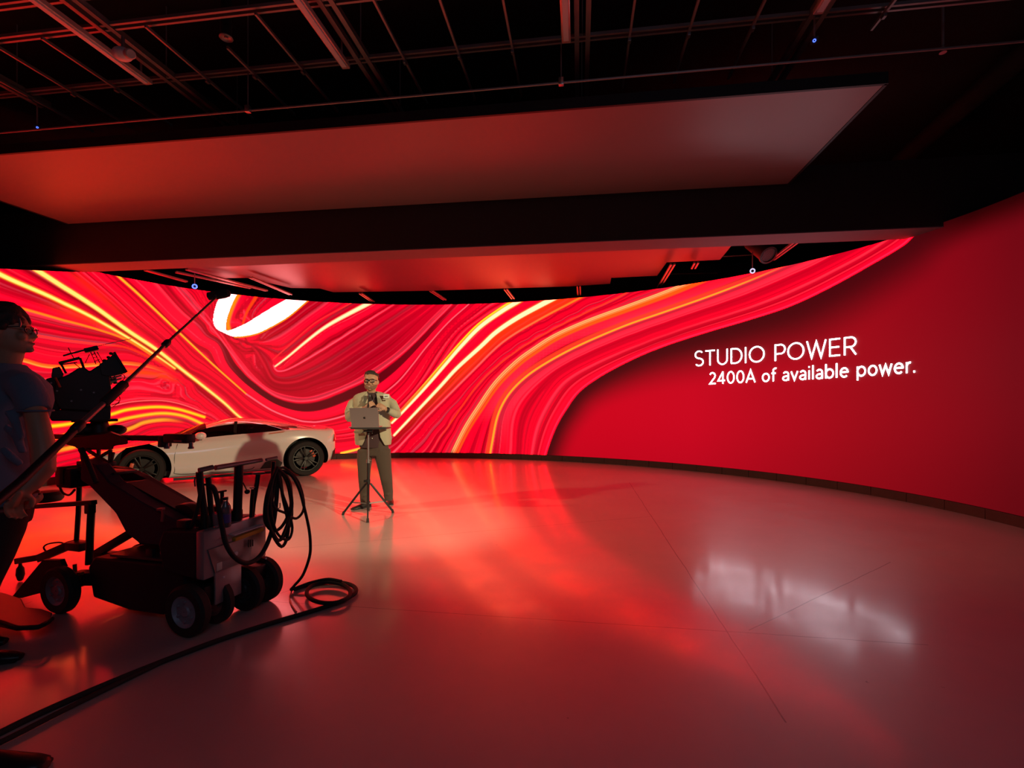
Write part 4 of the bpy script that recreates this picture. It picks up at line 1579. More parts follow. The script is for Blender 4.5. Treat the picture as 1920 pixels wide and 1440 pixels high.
for k, c in ((724, 'a'),):
    MB().prism([Q(721, 742.6, .167), Q(727, 742.3, .162), Q(727, 743.6, .162), Q(721, 743.9, .167)], -FV * .002).build('writing', M['dark_grey'], nt_)
# wristwatch
wc = Q(726.5, 768.5, .205)
MB().lathe([(.033, -.010), (.035, -.008), (.035, .008), (.033, .010)], wc, (Q(731, 771, .18) - Q(724, 768, .22)), 18).build('watch', M['black_plastic'], person)

# microphone in his hand
mp0, mp1 = Q(690.3, 761, .295), Q(692.8, 741, .19)
mic = thing('microphone', 'black handheld microphone held up to the speaker in pale blazer', 'microphone', mp0)
dm = (mp1 - mp0).normalized()
MB().lathe([(.010, -.03), (.012, -.02), (.013, .08), (.015, .125), (.018, .135), (.010, .137)], mp0, dm, 18).build('handle', M['black_metal'], mic)
MB().ell(mp0 + dm * .158, (.026, .026, .028), nu=16, nv=12).build('grille', M['dark_grey'], mic)

# ---- laptop on a tripod stand
DL = 6.08


def QL(px, py, k=0.0):
    return P(px, py, DL - k)


hub_x = 690.5
stand = thing('tripod_stand', 'black tripod stand holding the open laptop', 'stand', Vector((*QL(hub_x, 800)[:2], 0)))
tray_c = QL(695.5, 803, 0)
tray = MB()
Rt = frame_R(RV)
tray.box(tray_c + Vector((0, 0, -.0)) + FV * .04, (.44, .30, .012), Rt, bev=.004)
tray.box(tray_c + Vector((0, 0, .008)) - FV * .108, (.44, .008, .018), Rt, bev=.002)
tray.build('tray', M['dark_grey'], stand)
brk = MB()
brk.bar(QL(682, 808, .05), QL(699, 808, .05), .03, .02, bev=.003)
brk.cyl(QL(690.5, 806), QL(690.5, 815), .02, n=16)
brk.cyl(QL(683, 809, .04), QL(679, 811, .06), .007, n=8)
brk.build('bracket', M['black_metal'], stand)
MB().cyl(QL(690.5, 812), QL(690.5, 866), .0115, n=14).build('pole', M['dull_steel'], stand)
MB().cyl(QL(690.5, 862), QL(690.2, 958), .0165, n=14).build('outer_pole', M['black_metal'], stand)
clp = MB()
clp.cyl(QL(690.5, 861), QL(690.4, 868), .022, n=16)
clp.cyl(QL(692, 864, .01), QL(695.5, 863, .03), .006, n=8)
clp.build('clamp', M['dull_steel'], stand)
clp = MB()
clp.cyl(QL(690.3, 899), QL(690.3, 908), .026, n=16)
clp.box(QL(686, 902, .02), (.05, .03, .03), Rt, bev=.004)
clp.build('hub', M['black_metal'], stand)
slide = QL(690.2, 944)
feet = [G(643.5, 965.5), G(736.5, 961.5), G(689.5, 979.5)]
hubp = QL(690.3, 907)
for ft in feet:
    dirh = (ft - hubp)
    dirh.z = 0
    dirh.normalize()
    a = hubp + dirh * .03
    lg = MB().bar(a, ft + Vector((0, 0, .02)), .018, .024, bev=.003).build('leg', M['black_metal'], stand)
    MB().cyl(ft + Vector((0, 0, 0.0)) + dirh * .004, ft + Vector((0, 0, .045)) - dirh * .01, .017, .014, 12).build('rubber_foot', M['rubber'], lg)
    mid = a.lerp(ft, .60)
    MB().bar(slide, mid, .006, .014).build('brace', M['dull_steel'], stand)
lap_ = thing('laptop', 'open grey laptop with a dark fruit logo on its lid', 'laptop', tray_c + Vector((0, 0, .006)))
M['laptop_grey'] = mat('laptop_grey', (0.40, 0.36, 0.38), 0.35, 0.6, var=0.02)
base_c = tray_c + Vector((0, 0, .0175)) + FV * .03 + RV * (px_m(-11, DL))
MB().box(base_c, (.352, .245, .014), Rt, bev=.005).build('base', M['laptop_grey'], lap_)
MB().box(base_c + Vector((0, 0, .0075)) + FV * .03, (.29, .11, .002), Rt).build('keyboard', M['black_plastic'], lap_)
lidp = [QL(655, 765.5, .20), QL(708.3, 764.6, .20), QL(711, 801.3, .115), QL(659, 801.8, .115)]
nl = (lidp[1] - lidp[0]).cross(lidp[3] - lidp[0]).normalized()
if nl.dot(FV) > 0:
    nl = -nl
lid = MB().prism(lidp, -nl * .007).build('lid', M['laptop_grey'], lap_, smooth=False)
sc_ = [p.lerp(sum(lidp, Vector()) / 4, .04) - nl * .008 for p in lidp]
MB().prism(sc_, -nl * .001).build('screen', mat('laptop_screen', (0.02, 0.02, 0.02), 0.2, emit=(0.6, 0.7, 1.0), estr=0.35), lid, smooth=False)
lc = sum(lidp, Vector()) / 4 - nl * -.0003
lr, lu = (lidp[1] - lidp[0]).normalized(), (lidp[0] - lidp[3]).normalized()
logo = [(-.002, .0085), (-.009, .010), (-.0135, .004), (-.013, -.004), (-.008, -.012), (-.003, -.011), (0, -.010), (.003, -.011), (.008, -.012), (.011, -.006), (.0085, -.001), (.0085, .004), (.0115, .008), (.006, .010), (.002, .0085)]
leaf = [(.0, .0115), (.001, .0155), (.0055, .018), (.004, .0135)]
lg_ = MB()
for pl_ in (logo, leaf):
    lg_.prism([lc + lr * a * 1.15 + lu * c * 1.15 for a, c in pl_], nl * .0008)
lg_.build('logo', M['car_black'], lid, smooth=False)

# ---- boom operator at the left edge, seen from behind his right shoulder
DM = 2.63


def QM(px, py, k=0.0):
    return P(px, py, DM - k)


op = thing('person', 'man in blue-grey T-shirt and glasses turned towards the stage', 'person', cf(-2.68, 2.63, 0))
gaze = (RV * .93 + FV * .37)
topm, chinm = QM(16, 577, 0), QM(36, 661, .0)
mb = MB()
cen, ax_, H_, f_, s_ = head_mesh(mb, topm, QM(35, 661, 0) - gaze * .02, gaze, w=.160, dpt=.205)
mb.tube([QM(2, 700, 0), QM(12, 676, 0), QM(20, 645, 0)], [.075, .063, .065], 16)
mb.tube([QM(58, 736, .12), QM(70, 790, .15), QM(81, 840, .17), QM(82, 880, .19), QM(60, 905, .23), QM(38, 925, .27)], [.044, .048, .052, .049, .043, .030], 14)
hand(mb, QM(38, 925, .27), QM(30, 935, .29), (-RV * .5 - Vector((0, 0, .8)) + FV * .2), (RV * .6 - FV * .2 + Vector((0, 0, -.2))), 0.7, L=.09, r=.0095, thumb_side=-1, spread=.02)
# other arm reaches forward to the pole
mb.tube([QM(-40, 750, -.25), QM(-30, 850, -.25), QM(15, 930, -.05), QM(38, 938, .18)], [.052, .046, .04, .028], 12)
hand(mb, QM(36, 936, .16), QM(42, 940, .2), (RV * .7 - Vector((0, 0, .3)) + FV * .1), (-FV * .4 + Vector((0, 0, .7))), 0.65, L=.09, r=.0095, thumb_side=-1, spread=.02)
mb.loft([ellring(QM(c, y, 0), w_, dd) for y, c, w_, dd in ((930, -18, .12, .12), (860, -16, .115, .11), (790, -12, .125, .13), (735, -8, .13, .15), (712, 0, .09, .10), (694, 5, .065, .07))])
mo_ = mb.build('body', M['skin_light'], op)
fuse(mo_, .0065, 3, .5)
face_bits(mo_, cen, ax_, H_, f_, s_, .160, .205)
MB().tube([cen + ax_ * H_ * .215 + f_ * .086 - s_ * .022, cen + ax_ * H_ * .205 + f_ * .097, cen + ax_ * H_ * .215 + f_ * .086 + s_ * .022], [.004, .006, .004], 8).build('lips', M['lip'], mo_)
hr = MB()
for i in range(170):
    a = rnd.uniform(0, 2 * math.pi)
    t = rnd.random()
    z = .52 + .53 * (1 - t)
    rr = math.sqrt(max(0.0, 1 - ((z - .52) / .56) ** 2))
    if math.cos(a) > .35 and z < .66:
        continue
    front = .082 if math.cos(a) > 0 else .112
    hr.ell(cen + ax_ * H_ * z + f_ * (math.cos(a) * front * rr - .004) + s_ * math.sin(a) * .083 * rr, (.022, .022, .024), nu=8, nv=6)
for i in range(60):
    a = math.radians(rnd.uniform(110, 250))
    hr.ell(cen + ax_ * H_ * rnd.uniform(.12, .6) + f_ * (math.cos(a) * .105 - .005) + s_ * math.sin(a) * .078, (.022, .022, .024), nu=8, nv=6)
hro = hr.build('hair', M['hair_dark'], op)
fuse(hro, .007, 2, .5)
gl = MB()
for sg in (-1, 1):
    c = cen + ax_ * H_ * .50 + s_ * sg * .034 + f_ * .100
    gl.tube([c + s_ * math.cos(a) * .029 + ax_ * math.copysign(abs(math.sin(a)) ** .8, math.sin(a)) * .020 - f_ * (abs(math.cos(a) * .5 + sg * .5) * .008) for a in np.linspace(0, 2 * math.pi, 25)], .0026, 6)
    gl.tube([c + s_ * sg * .029 + ax_ * .012, c + s_ * sg * .045 + ax_ * .012 - f_ * .02, c + s_ * sg * .049 + ax_ * .006 - f_ * .105], .0026, 6)
gl.tube([cen + ax_ * H_ * .52 + s_ * -.007 + f_ * .103, cen + ax_ * H_ * .52 + s_ * .007 + f_ * .103], .0026, 6)
gl.build('glasses', M['frame_black'], op)
# headset clip over the ear
MB().tube([QM(36, 597, .085), QM(38, 606, .088), QM(37, 613, .088)], [.004, .006, .004], 8).build('earpiece', M['dull_steel'], op)
ts = MB()
ts.loft([ellring(QM(c, y, 0), w_, dd, sq=.9) for y, c, w_, dd in ((945, -16, .185, .17), (925, -16, .18, .168), (880, -14, .172, .165), (840, -12, .175, .175), (795, -8, .195, .205), (750, -3, .205, .23), (722, 2, .185, .21), (703, 6, .135, .155), (690, 8, .09, .10), (682, 10, .078, .085))])
ts.tube([QM(26, 716, .06), QM(44, 723, .10), QM(55, 738, .11), QM(62, 756, .12), QM(67, 772, .13)], [.070, .074, .072, .069, .066], 16)
ts.tube([QM(-35, 716, -.1), QM(-45, 740, -.2), QM(-42, 790, -.24)], [.08, .08, .07], 12)
for (a, c, e, k) in (((10, 800), (30, 815), (44, 850), .160), ((4, 840), (20, 856), (40, 872), .150), ((14, 770), (30, 790), (40, 822), .178)):
    ts.tube([QM(*a, k), QM(*c, k), QM(*e, k - .02)], [.018, .022, .018], 10)
tso = ts.build('shirt', M['tee_blue'], op)
fuse(tso, .010, 4, .6)
MB().tube([QM(67, 770, .13) + (RV * math.cos(a) * .067 + FV * math.sin(a) * .067) for a in np.linspace(0, 2 * math.pi, 25)], .005, 6).build('cuff', M['tee_blue'], tso)
pt = MB()
pt.loft([ellring(QM(c, y, 0), w_, dd) for y, c, w_, dd in ((985, -16, .165, .15), (960, -14, .17, .16), (930, -12, .165, .155))])
pt.loft([ellring(QM(c, y, k), w_, dd) for y, c, w_, dd, k in ((955, 4, .115, .11, .08), (1000, -6, .110, .11, .09), (1050, -20, .095, .095, .10), (1100, -38, .080, .080, .10), (1150, -50, .070, .07, .06), (1205, -56, .062, .062, 0), (1228, -56, .065, .066, 0))])
pt.loft([ellring(QM(c, y, k), w_, dd) for y, c, w_, dd, k in ((960, -40, .11, .11, -.1), (1050, -60, .09, .09, -.12), (1150, -80, .07, .07, -.16), (1205, -90, .06, .06, -.2))])
po_ = pt.build('trousers', M['jeans_black'], op)
fuse(po_, .012, 4, .6)
for g, fwd in ((G(-38, 1246), RV * .9 + FV * .3), (cf(-3.17, 2.85, 0), RV * .9 + FV * .3)):
    fwd = fwd.normalized()
    sd = fwd.cross(Vector((0, 0, 1)))
    rings = []
    for t, w_, h_ in ((-.14, .030, .08), (-.11, .042, .11), (-.05, .042, .115), (.01, .045, .08), (.08, .050, .06), (.14, .046, .048), (.18, .026, .034)):
        rings.append([g + fwd * t + sd * w_ * math.cos(a) + Vector((0, 0, max(0.0, h_ * .45 + h_ * .55 * math.sin(a) if math.sin(a) > -.8 else 0.0))) for a in np.linspace(0, 2 * math.pi, 15)[:-1]])
    shoe = MB().loft(rings).build('shoe', M['shoe_black'], op)
    MB().box(g + fwd * .02 + Vector((0, 0, .009)), (.31, .094, .016), frame_R(fwd), bev=.006).build('sole', M['rubber'], shoe)

# boom pole he holds
def pole_pt(px, py):
    t = (px - 40) / (404 - 40)
    return P(px, py, 1 / (1 / 2.16 + (1 / 3.9 - 1 / 2.16) * t))


bp_pts = [pole_pt(-60, 985), pole_pt(40, 902), pole_pt(146, 800), pole_pt(222, 731), pole_pt(312, 644), pole_pt(404, 559)]
boom = thing('boom_pole', 'long telescopic boom pole slanting up from the man in the T-shirt', 'boom pole', Vector((*bp_pts[1][:2], 0)))
for (i, j, r0, r1, m_) in ((0, 1, .020, .020, 'black_metal'), (1, 2, .020, .0185, 'black_metal'), (2, 3, .0155, .0135, 'boom_red'), (3, 4, .0125, .0115, 'boom_red'), (4, 5, .0105, .0085, 'boom_red')):
    if 'boom_red' not in M:
        M['boom_red'] = mat('boom_red', (0.26, 0.18, 0.18), 0.35, 0.5)  # upper pole sections: the reddish light on them is mixed into the colour
    MB().cyl(bp_pts[i], bp_pts[j], r0, r1, 14).build('section', M[m_], boom)
for k, r in ((2, .024), (3, .026), (4, .021)):
    d_ = (bp_pts[5] - bp_pts[1]).normalized()
    MB().lathe([(r * .7, -.035), (r, -.025), (r, .02), (r * .75, .035)], bp_pts[k], d_, 16).build('twist_lock', M['black_plastic'], boom)
MB().lathe([(.02, -.10), (.026, -.09), (.026, .1), (.018, .11)], pole_pt(214, 738), (bp_pts[5] - bp_pts[1]).normalized(), 16).build('grip', M['rubber'], boom)
wm = MB()
d_ = (RV * .9 + FV * .1 + Vector((0, 0, .18))).normalized()
wm.lathe([(.01, -.085), (.03, -.075), (.036, -.03), (.036, .04), (.03, .08), (.012, .095)], pole_pt(409, 555) + Vector((0, 0, .01)), d_, 20)
M['fur'] = mat('fur', (0.025, 0.024, 0.026), 0.95, bump=1.0, bscale=90, var=0.3)
MB().cyl(bp_pts[5], bp_pts[5] + Vector((0, 0, .03)), .008, n=10).build('mount', M['black_plastic'], boom)
tag(wm.build('boom_microphone', M['fur'], origin=pole_pt(409, 555)), 'dark furry microphone blimp on the tip of the long boom pole', 'microphone')

# cable clipped along under the pole
MB().tube([pole_pt(120, 828), pole_pt(160, 792), pole_pt(205, 748), pole_pt(222, 741) - Vector((0, 0, .03)), pole_pt(224, 755), pole_pt(212, 762)], .0022, 6).build('pole_cable', M['black_plastic'], boom)

# tip of a shoe at the lower left corner
g = G(20, 1447)
fwd = (RV * .98 + FV * .1).normalized()
sd = fwd.cross(Vector((0, 0, 1)))
rings = []
for t, w_, h_ in ((-.24, .032, .08), (-.21, .042, .105), (-.13, .043, .105), (-.06, .046, .082), (.02, .050, .062), (.08, .048, .052), (.115, .040, .044), (.128, .022, .032)):
    rings.append([g + fwd * t + sd * w_ * math.cos(a) + Vector((0, 0, max(0.0, h_ * .45 + h_ * .55 * math.sin(a) if math.sin(a) > -.8 else 0.0))) for a in np.linspace(0, 2 * math.pi, 17)[:-1]])
by = thing('person', 'bystander outside the picture, only the tip of one black shoe showing', 'person', g - fwd * .1)
shoe = MB().loft(rings).build('shoe', M['shoe_black'], by)
MB().box(g - fwd * .055 + Vector((0, 0, .009)), (.35, .096, .016), frame_R(fwd), bev=.006).build('sole', M['rubber'], shoe)
# ------------------------------------------------------------------ camera dolly
da = Vector((-.957, .29, 0)).normalized()
db = Vector((.29, .957, 0)).normalized()
A0 = Vector((-1.98, 3.0, 0))


def NS(px, py, off=0.0):
    """point seen at (px,py) on the upright plane along the dolly, off metres beyond its near wheels"""
    k = (px - 960) / FPX
    d = (A0.dot(db) + off) / (k * db.x + db.y)
    return P(px, py, d)


def RS(px, py, off=0.0):
    """point seen at (px,py) on the plane of the dolly's tail, off metres forward of the rear axle"""
    k = (px - 960) / FPX
    d = (A0.dot(da) + off) / (k * da.x + da.y)
    return P(px, py, d)


def wv(v):
    return RV * v.x + FV * v.y


DB, DA = wv(db), wv(da)
UP = Vector((0, 0, 1))


def DP(l, w, z):
    """dolly frame: l forward of the rear axle, w in from the near side"""
    p = A0 + da * l + db * w
    return cf(p.x, p.y, z)


def slab(poly, off, th):
    q = [NS(x, y, off) for x, y in poly]
    return MB().prism(q, DB * th)


M['dolly_paint'] = mat('dolly_paint', (0.016, 0.016, 0.024), 0.6, 0.0, spec=0.3, var=0.2, bump=0.05)
M['dolly_blue'] = mat('dolly_blue', (0.02, 0.025, 0.05), 0.6, 0.0, spec=0.3, var=0.15, bump=0.05)
M['orange_paint'] = mat('orange_paint', (0.30, 0.07, 0.02), 0.5, var=0.2)
M['yellow_tape'] = mat('yellow_tape', (0.62, 0.34, 0.03), 0.5, var=0.1)
M['hub_blue'] = mat('hub_blue', (0.34, 0.37, 0.44), 0.5, 0.2, var=0.25, bump=0.1)

dolly = thing('camera_dolly', 'heavy black four-wheeled camera dolly with a silver tail and hanging cables', 'camera dolly', DP(.55, .28, 0))
RD = frame_R(-DA)                 # x towards the tail
# chassis
ch = MB()
ch.prism([DP(.10, .07, .15), DP(.12, .07, .40), DP(.30, .07, .385), DP(.92, .07, .37), DP(.98, .07, .30), DP(.93, .07, .10), DP(.60, .07, .055), DP(.30, .07, .06)], DB * .42)
ch.build('chassis', M['dolly_paint'], dolly, bevel=.012, smooth=False)
MB().prism([DP(.12, .09, .40), DP(.80, .09, .385), DP(.80, .09, .40), DP(.12, .09, .415)], DB * .38).build('deck', M['dark_grey'], dolly, smooth=False)
tw = MB()
tw.prism([DP(-.02, .04, .635), DP(.26, .04, .615), DP(.30, .04, .52), DP(.26, .04, .36), DP(.0, .04, .33), DP(-.02, .04, .36)], DB * .48)
tw.build('rear_housing', M['dolly_paint'], dolly, bevel=.014, smooth=False)
# silver tail box, with its tray, plates and yellow strip
tb = MB()
tb.box(DP(-.055, .28, .485), (.065, .50, .30), RD, bev=.012)
tail = tb.build('tail_panel', M['aluminium'], dolly)
pl1 = MB().box(DP(-.095, .20, .29), (.014, .20, .26), RD, bev=.004).build('kick_plate', M['aluminium'], dolly)
pk_ = MB()
pk_.prism([DP(-.09, .05, .52), DP(-.09, .40, .52), DP(-.09, .37, .36), DP(-.09, .10, .36)], -DA * .012)
pk_.build('cover_plate', M['dull_steel'], tail, smooth=False)
ys = MB()
ys.bar(RS(438, 1012, -.135), RS(492, 992, -.135), .03, .024, up=UP, bev=.004)
ys.build('yellow_strip', M['yellow_tape'], tail)
ws_ = MB().bar(RS(434, 1003, -.13), RS(490, 984, -.13), .05, .006, up=UP).build('shelf_edge', M['white_plastic'], tail)
for (x, y, r) in ((442, 1038, .014), (498, 1047, .007), (419, 1082, .007)):
    c = RS(x, y, -.115)
    MB().cyl(c, c - DA * .006, r, n=16).build('badge', M['white_plastic'], tail)
for (x, y) in ((411, 1062), (425, 1068), (418, 1058)):
    c = RS(x, y, -.10)
    MB().box(c, (.006, .04, .05), RD, bev=.002).build('sticker', M['label_pale'], tail)
    break
for k in range(3):
    MB().bar(RS(466 + 4 * k, 1012, -.118), RS(466 + 4 * k, 1026 - k, -.118), .005, .006).build('slot', M['black_plastic'], tail)
# items on the tail shelf
for (l, w, z, sx_, sy_, sz_) in ((.03, .16, .67, .09, .10, .075), (.06, .27, .69, .10, .09, .10), (.02, .36, .665, .08, .07, .06), (.12, .08, .66, .08, .06, .05)):
    MB().box(DP(l, w, z), (sx_, sy_, sz_), RD, bev=.008).build('control_box', M['black_plastic'], dolly)
kb = MB()
kb.cyl(DP(.03, .27, .74), DP(.03, .27, .83), .012, n=12)
kb.box(DP(.03, .27, .835), (.02, .06, .012), RD, bev=.003)
kb.build('lever', M['black_metal'], dolly)

# wheels
def dolly_wheel(l, w, R_=.157, wd=.075, hubm='hub_blue', steer=0.0):
    c = DP(l, w, R_)
    ax = (-DB * math.cos(steer) + DA * math.sin(steer))
    h = wd / 2
    t = MB().lathe([(R_ * .60, -h * .8), (R_ * .9, -h), (R_, -h * .55), (R_, h * .55), (R_ * .9, h), (R_ * .62, h * .92), (R_ * .60, h * .6)], c, ax, 44, cap=False).build('wheel', M['rubber'], dolly)
    hb = MB().lathe([(.004, h * .75), (R_ * .18, h * .75), (R_ * .22, h * .45), (R_ * .50, h * .35), (R_ * .60, h * .85), (R_ * .63, h * .85), (R_ * .62, -h * .8), (.004, -h * .8)], c, ax, 36, cap=False)
    for k in range(6):
        a = k * math.pi / 3
        u_ = ax.cross(UP).normalized()
        p = c + ax * h * .5 + (UP * math.cos(a) + u_ * math.sin(a)) * R_ * .38
        hb.cyl(p, p + ax * .012, .007, n=8)
    hb.build('hub', M[hubm], t)
    return t


dolly_wheel(0, 0)
dolly_wheel(0, .185, hubm='dull_steel', R_=.150, wd=.06)
dolly_wheel(-.03, .40, hubm='dark_grey', R_=.150, wd=.07)
dolly_wheel(-.03, .56, hubm='dark_grey')
dolly_wheel(1.13, 0)
dolly_wheel(1.13, .56, hubm='dark_grey')
ax_l = MB()
ax_l.cyl(DP(0, .02, .157), DP(0, .55, .157), .03, n=16)
ax_l.box(DP(.0, .10, .24), (.16, .12, .10), RD, bev=.012)
ax_l.box(DP(-.02, .46, .24), (.16, .12, .10), RD, bev=.012)
ax_l.build('axle', M['black_metal'], dolly)
ax_l = MB()
ax_l.cyl(DP(1.13, .02, .157), DP(1.13, .55, .157), .026, n=16)
ax_l.bar(DP(.93, .12, .22), DP(1.15, .10, .20), .09, .09, bev=.01)
ax_l.bar(DP(.93, .44, .22), DP(1.15, .46, .20), .09, .09, bev=.01)
ax_l.build('axle', M['black_metal'], dolly)
stt = MB()
stt.cyl(NS(140, 1058, .05), NS(141, 1073, .05), .012, n=10)
stt.cyl(NS(139, 1078, .05), NS(155, 1075, .05), .011, n=10)
stt.build('brake_pedal', M['orange_paint'], dolly)

# front fender plate, foot board and outrigger
slab([(80, 1050), (112, 1050), (118, 1064), (97, 1068), (76, 1098), (76, 1112), (42, 1121), (20, 1122)], .02, .03).build('fender', M['dolly_paint'], dolly, smooth=False)
zb_ = .115
fb = [(-40, 1100), (10, 1112), (40, 1122), (48, 1138), (78, 1141), (98, 1148), (96, 1160), (72, 1172), (30, 1174), (-40, 1158)]
fbp = [G(x, y, zb_) for x, y in fb]
fbo = MB().prism([Vector((p.x, p.y, zb_ - .03)) for p in fbp], UP * .03).build('foot_board', M['dark_grey'], dolly, smooth=False, bevel=.006)
MB().tube(catmull([G(x, y, zb_) for x, y in [(-40, 1160), (0, 1166), (30, 1176), (60, 1177), (82, 1172), (98, 1160)]], 5), .012, 8).build('rubber_edge', M['rubber'], fbo)
og = MB()
og.bar(NS(31, 1052, .30), NS(80, 1044, .30), .035, .045, bev=.005)
og.bar(NS(76, 1046, .30), NS(136, 1020, .32), .06, .06, bev=.005)
og.box(NS(148, 1023, .32), (.16, .10, .06), RD, bev=.008)
ogo = og.build('outrigger_arm', M['black_metal'], dolly)
kk = NS(38, 1056, .30)
MB().lathe([(.01, 0), (.012, -.02), (.024, -.04), (.028, -.09), (.018, -.13), (.010, -.14)], kk, UP, 16).build('levelling_foot', M['rubber'], ogo)
MB().tube(catmull([NS(86, 1034, .30), NS(82, 1026, .30), (NS(90, 1020, .32)), NS(110, 1017, .32), NS(120, 1020, .30), NS(122, 1028, .30)], 5), .006, 8).build('loop_strap', M['rubber'], ogo)
MB().bar(NS(168, 1046, .33), NS(245, 1000, .33), .05, .055, bev=.006).build('brace', M['black_metal'], dolly)
MB().box(NS(195, 1037, .35), (.16, .10, .016), RD, bev=.004).build('deck_plate', M['black_metal'], dolly)
# uprights and the seat
MB().tube([NS(149, 905, .30), NS(147, 960, .30), NS(143, 1020, .35)], .017, 12).build('post', M['black_metal'], dolly)
po = MB().tube([NS(171, 962, .20), NS(169, 1000, .20), NS(167, 1058, .20)], .024, 12).build('post', M['black_metal'], dolly)
MB().box(NS(169, 953, .20), (.05, .05, .075), RD, bev=.006).build('fitting', M['black_metal'], po)
MB().bar(NS(60, 950, .25), NS(177, 942, .20), .04, .032, bev=.005).build('seat_arm', M['black_metal'], dolly)
sc0 = NS(88, 930, .27)
st_ = MB().lathe([(.02, -.045), (.085, -.04), (.10, -.02), (.10, .012), (.08, .035), (.03, .042)], sc0, UP, 24).build('seat', M['charcoal'], dolly)

# lifting arm
arm = MB()
arm.prism([NS(x, y, .10) for x, y in [(152, 862), (178, 872), (205, 905), (262, 940), (345, 985), (352, 1012), (330, 1026), (262, 1020), (236, 1000), (216, 962), (168, 912), (150, 900)]], DB * .10)
ao = arm.build('lift_arm', M['dolly_blue'], dolly, smooth=False, bevel=.01)
arm2 = MB()
arm2.prism([NS(x, y, .34) for x, y in [(182, 873), (228, 878), (262, 893), (352, 945), (380, 972), (378, 1000), (345, 1018), (262, 1022), (214, 960), (176, 905)]], DB * .07)
arm2.build('lift_arm', M['dolly_paint'], dolly, smooth=False, bevel=.01)
MB().prism([NS(x, y, .20) for x, y in [(200, 905), (240, 905), (350, 965), (360, 1000), (320, 1020), (262, 1016), (225, 970)]], DB * .14).build('arm_core', M['black_metal'], dolly, smooth=False)
fr = NS(352, 978, .26)
MB().lathe([(.10, -.05), (.125, -.04), (.13, 0), (.125, .04), (.10, .05)], fr, DB, 32).build('arm_pivot', M['black_metal'], dolly)
MB().tube(catmull([NS(152, 842, .06), NS(162, 862, .05), NS(172, 885, .05), NS(180, 905, .05)], 4), .018, 10).build('hose', M['rubber'], dolly)
ov = MB()
ov.bar(NS(296, 955, .06), NS(307, 954, .06), .02, .012)
ov.bar(NS(306, 955, .06), NS(304, 978, .06), .008, .02)
ov.build('latch', M['dull_steel'], ao)
pin = MB()
pin.cyl(NS(362, 943, .42), NS(361, 962, .42), .018, n=14)
pin.build('stop_pin', M['black_metal'], dolly)
# valve lump with light socket on the deck
vb = MB()
vb.lathe([(.02, .0), (.085, .01), (.08, .05), (.045, .085), (.02, .09)], DP(.42, .25, .395), UP, 20)
vb.build('valve_cover', M['aluminium'], dolly)
MB().box(NS(283, 1036, .12), (.06, .03, .05), RD, bev=.006).build('socket', M['black_plastic'], dolly)

# head end of the arm
hd = MB()
hd.box(NS(148, 893, .22), (.16, .20, .14), RD, bev=.015)
hdo = hd.build('arm_head', M['dolly_paint'], dolly)
MB().box(NS(131, 890, .18), (.055, .16, .13), RD, bev=.012).build('end_cap', M['orange_paint'], hdo)
MB().cyl(NS(116, 903, .24), NS(140, 900, .24), .028, n=16).build('motor', M['black_metal'], hdo)
MB().tube(catmull([NS(112, 912, .26), NS(118, 924, .26), NS(130, 928, .26), NS(140, 918, .26)], 4), .008, 8).build('ring_handle', M['black_metal'], hdo)
# crossed links under the platform
lk = MB()
for a, c in (((163, 843), (203, 868)), ((167, 868), (206, 846)), ((185, 838), (185, 872)), ((207, 843), (206, 880)), ((212, 848), (205, 878)), ((152, 842), (158, 876))):
    lk.bar(NS(*a, .24), NS(*c, .24), .02, .02, bev=.003)
lk.bar(NS(150, 868, .24), NS(212, 870, .24), .05, .03, bev=.004)
lk.bar(NS(145, 880, .24), NS(236, 886, .24), .16, .018, bev=.004)
lk.build('levelling_links', M['black_metal'], dolly)
# platform tray
pf = MB()
pf.prism([NS(x, y, .08) for x, y in [(118, 822), (210, 812), (240, 822), (240, 833), (214, 836), (212, 843), (150, 845), (140, 838), (118, 832)]], (NS(170, 830, .2) - cam_o.location).cross(UP).cross(UP).normalized() * -.26)
pf.build('platform', M['black_metal'], dolly, smooth=False, bevel=.008)
rl = MB()
rl.bar(NS(85, 818, .20), NS(312, 822, .10), .06, .034, bev=.006)
rlo = rl.build('side_rail', M['black_metal'], dolly)
cl_ = MB()
cl_.box(NS(336, 822, .10), (.20, .07, .058), RD, bev=.01)
cl_.box(NS(309, 828, .10), (.04, .07, .07), RD, bev=.006)
clo = cl_.build('rail_clamp', M['black_metal'], rlo)
MB().bar(NS(326, 827, .06), NS(341, 827, .06), .006, .012).build('label_plate', M['dull_steel'], clo)
for x in (313, 358):
    MB().lathe([(.012, 0), (.012, -.028), (.017, -.032), (.017, -.042)], NS(x, 829, .10), UP, 14).build('thumb_screw', M['dull_steel'], rlo)

# tail handles
def handle(pts_, r, name='handle_post', m_='black_metal'):
    return MB().tube([RS(*p) for p in pts_], r, 12).build(name, M[m_], dolly)


hA = handle([(384, 1005, .0), (383, 960, .0), (375, 905, .0), (374, 885, .0)], .021)
MB().cyl(RS(373, 882, .0), RS(399, 876, -.02), .016, n=14).build('grip', M['dull_steel'], hA)
hB = handle([(400, 990, -.01), (395, 950, -.01), (391, 900, -.01), (390, 894, -.01)], .017)
MB().bar(RS(375, 908, 0), RS(394, 909, -.01), .012, .012).build('cross_piece', M['black_metal'], hA)
hC = handle([(444, 1000, -.04), (446, 930, -.04), (448, 873, -.04)], .028)
MB().tube([RS(404, 877, -.03), RS(448, 870, -.04), RS(490, 863, -.05)], .017, 14).build('grip', M['dull_steel'], hC)
hD = handle([(472, 975, -.05), (475, 945, -.05), (482, 905, -.05), (484, 890, -.05)], .016)
MB().bar(RS(475, 888, -.05), RS(494, 887, -.055), .035, .018, bev=.005).build('grip', M['dull_steel'], hD)
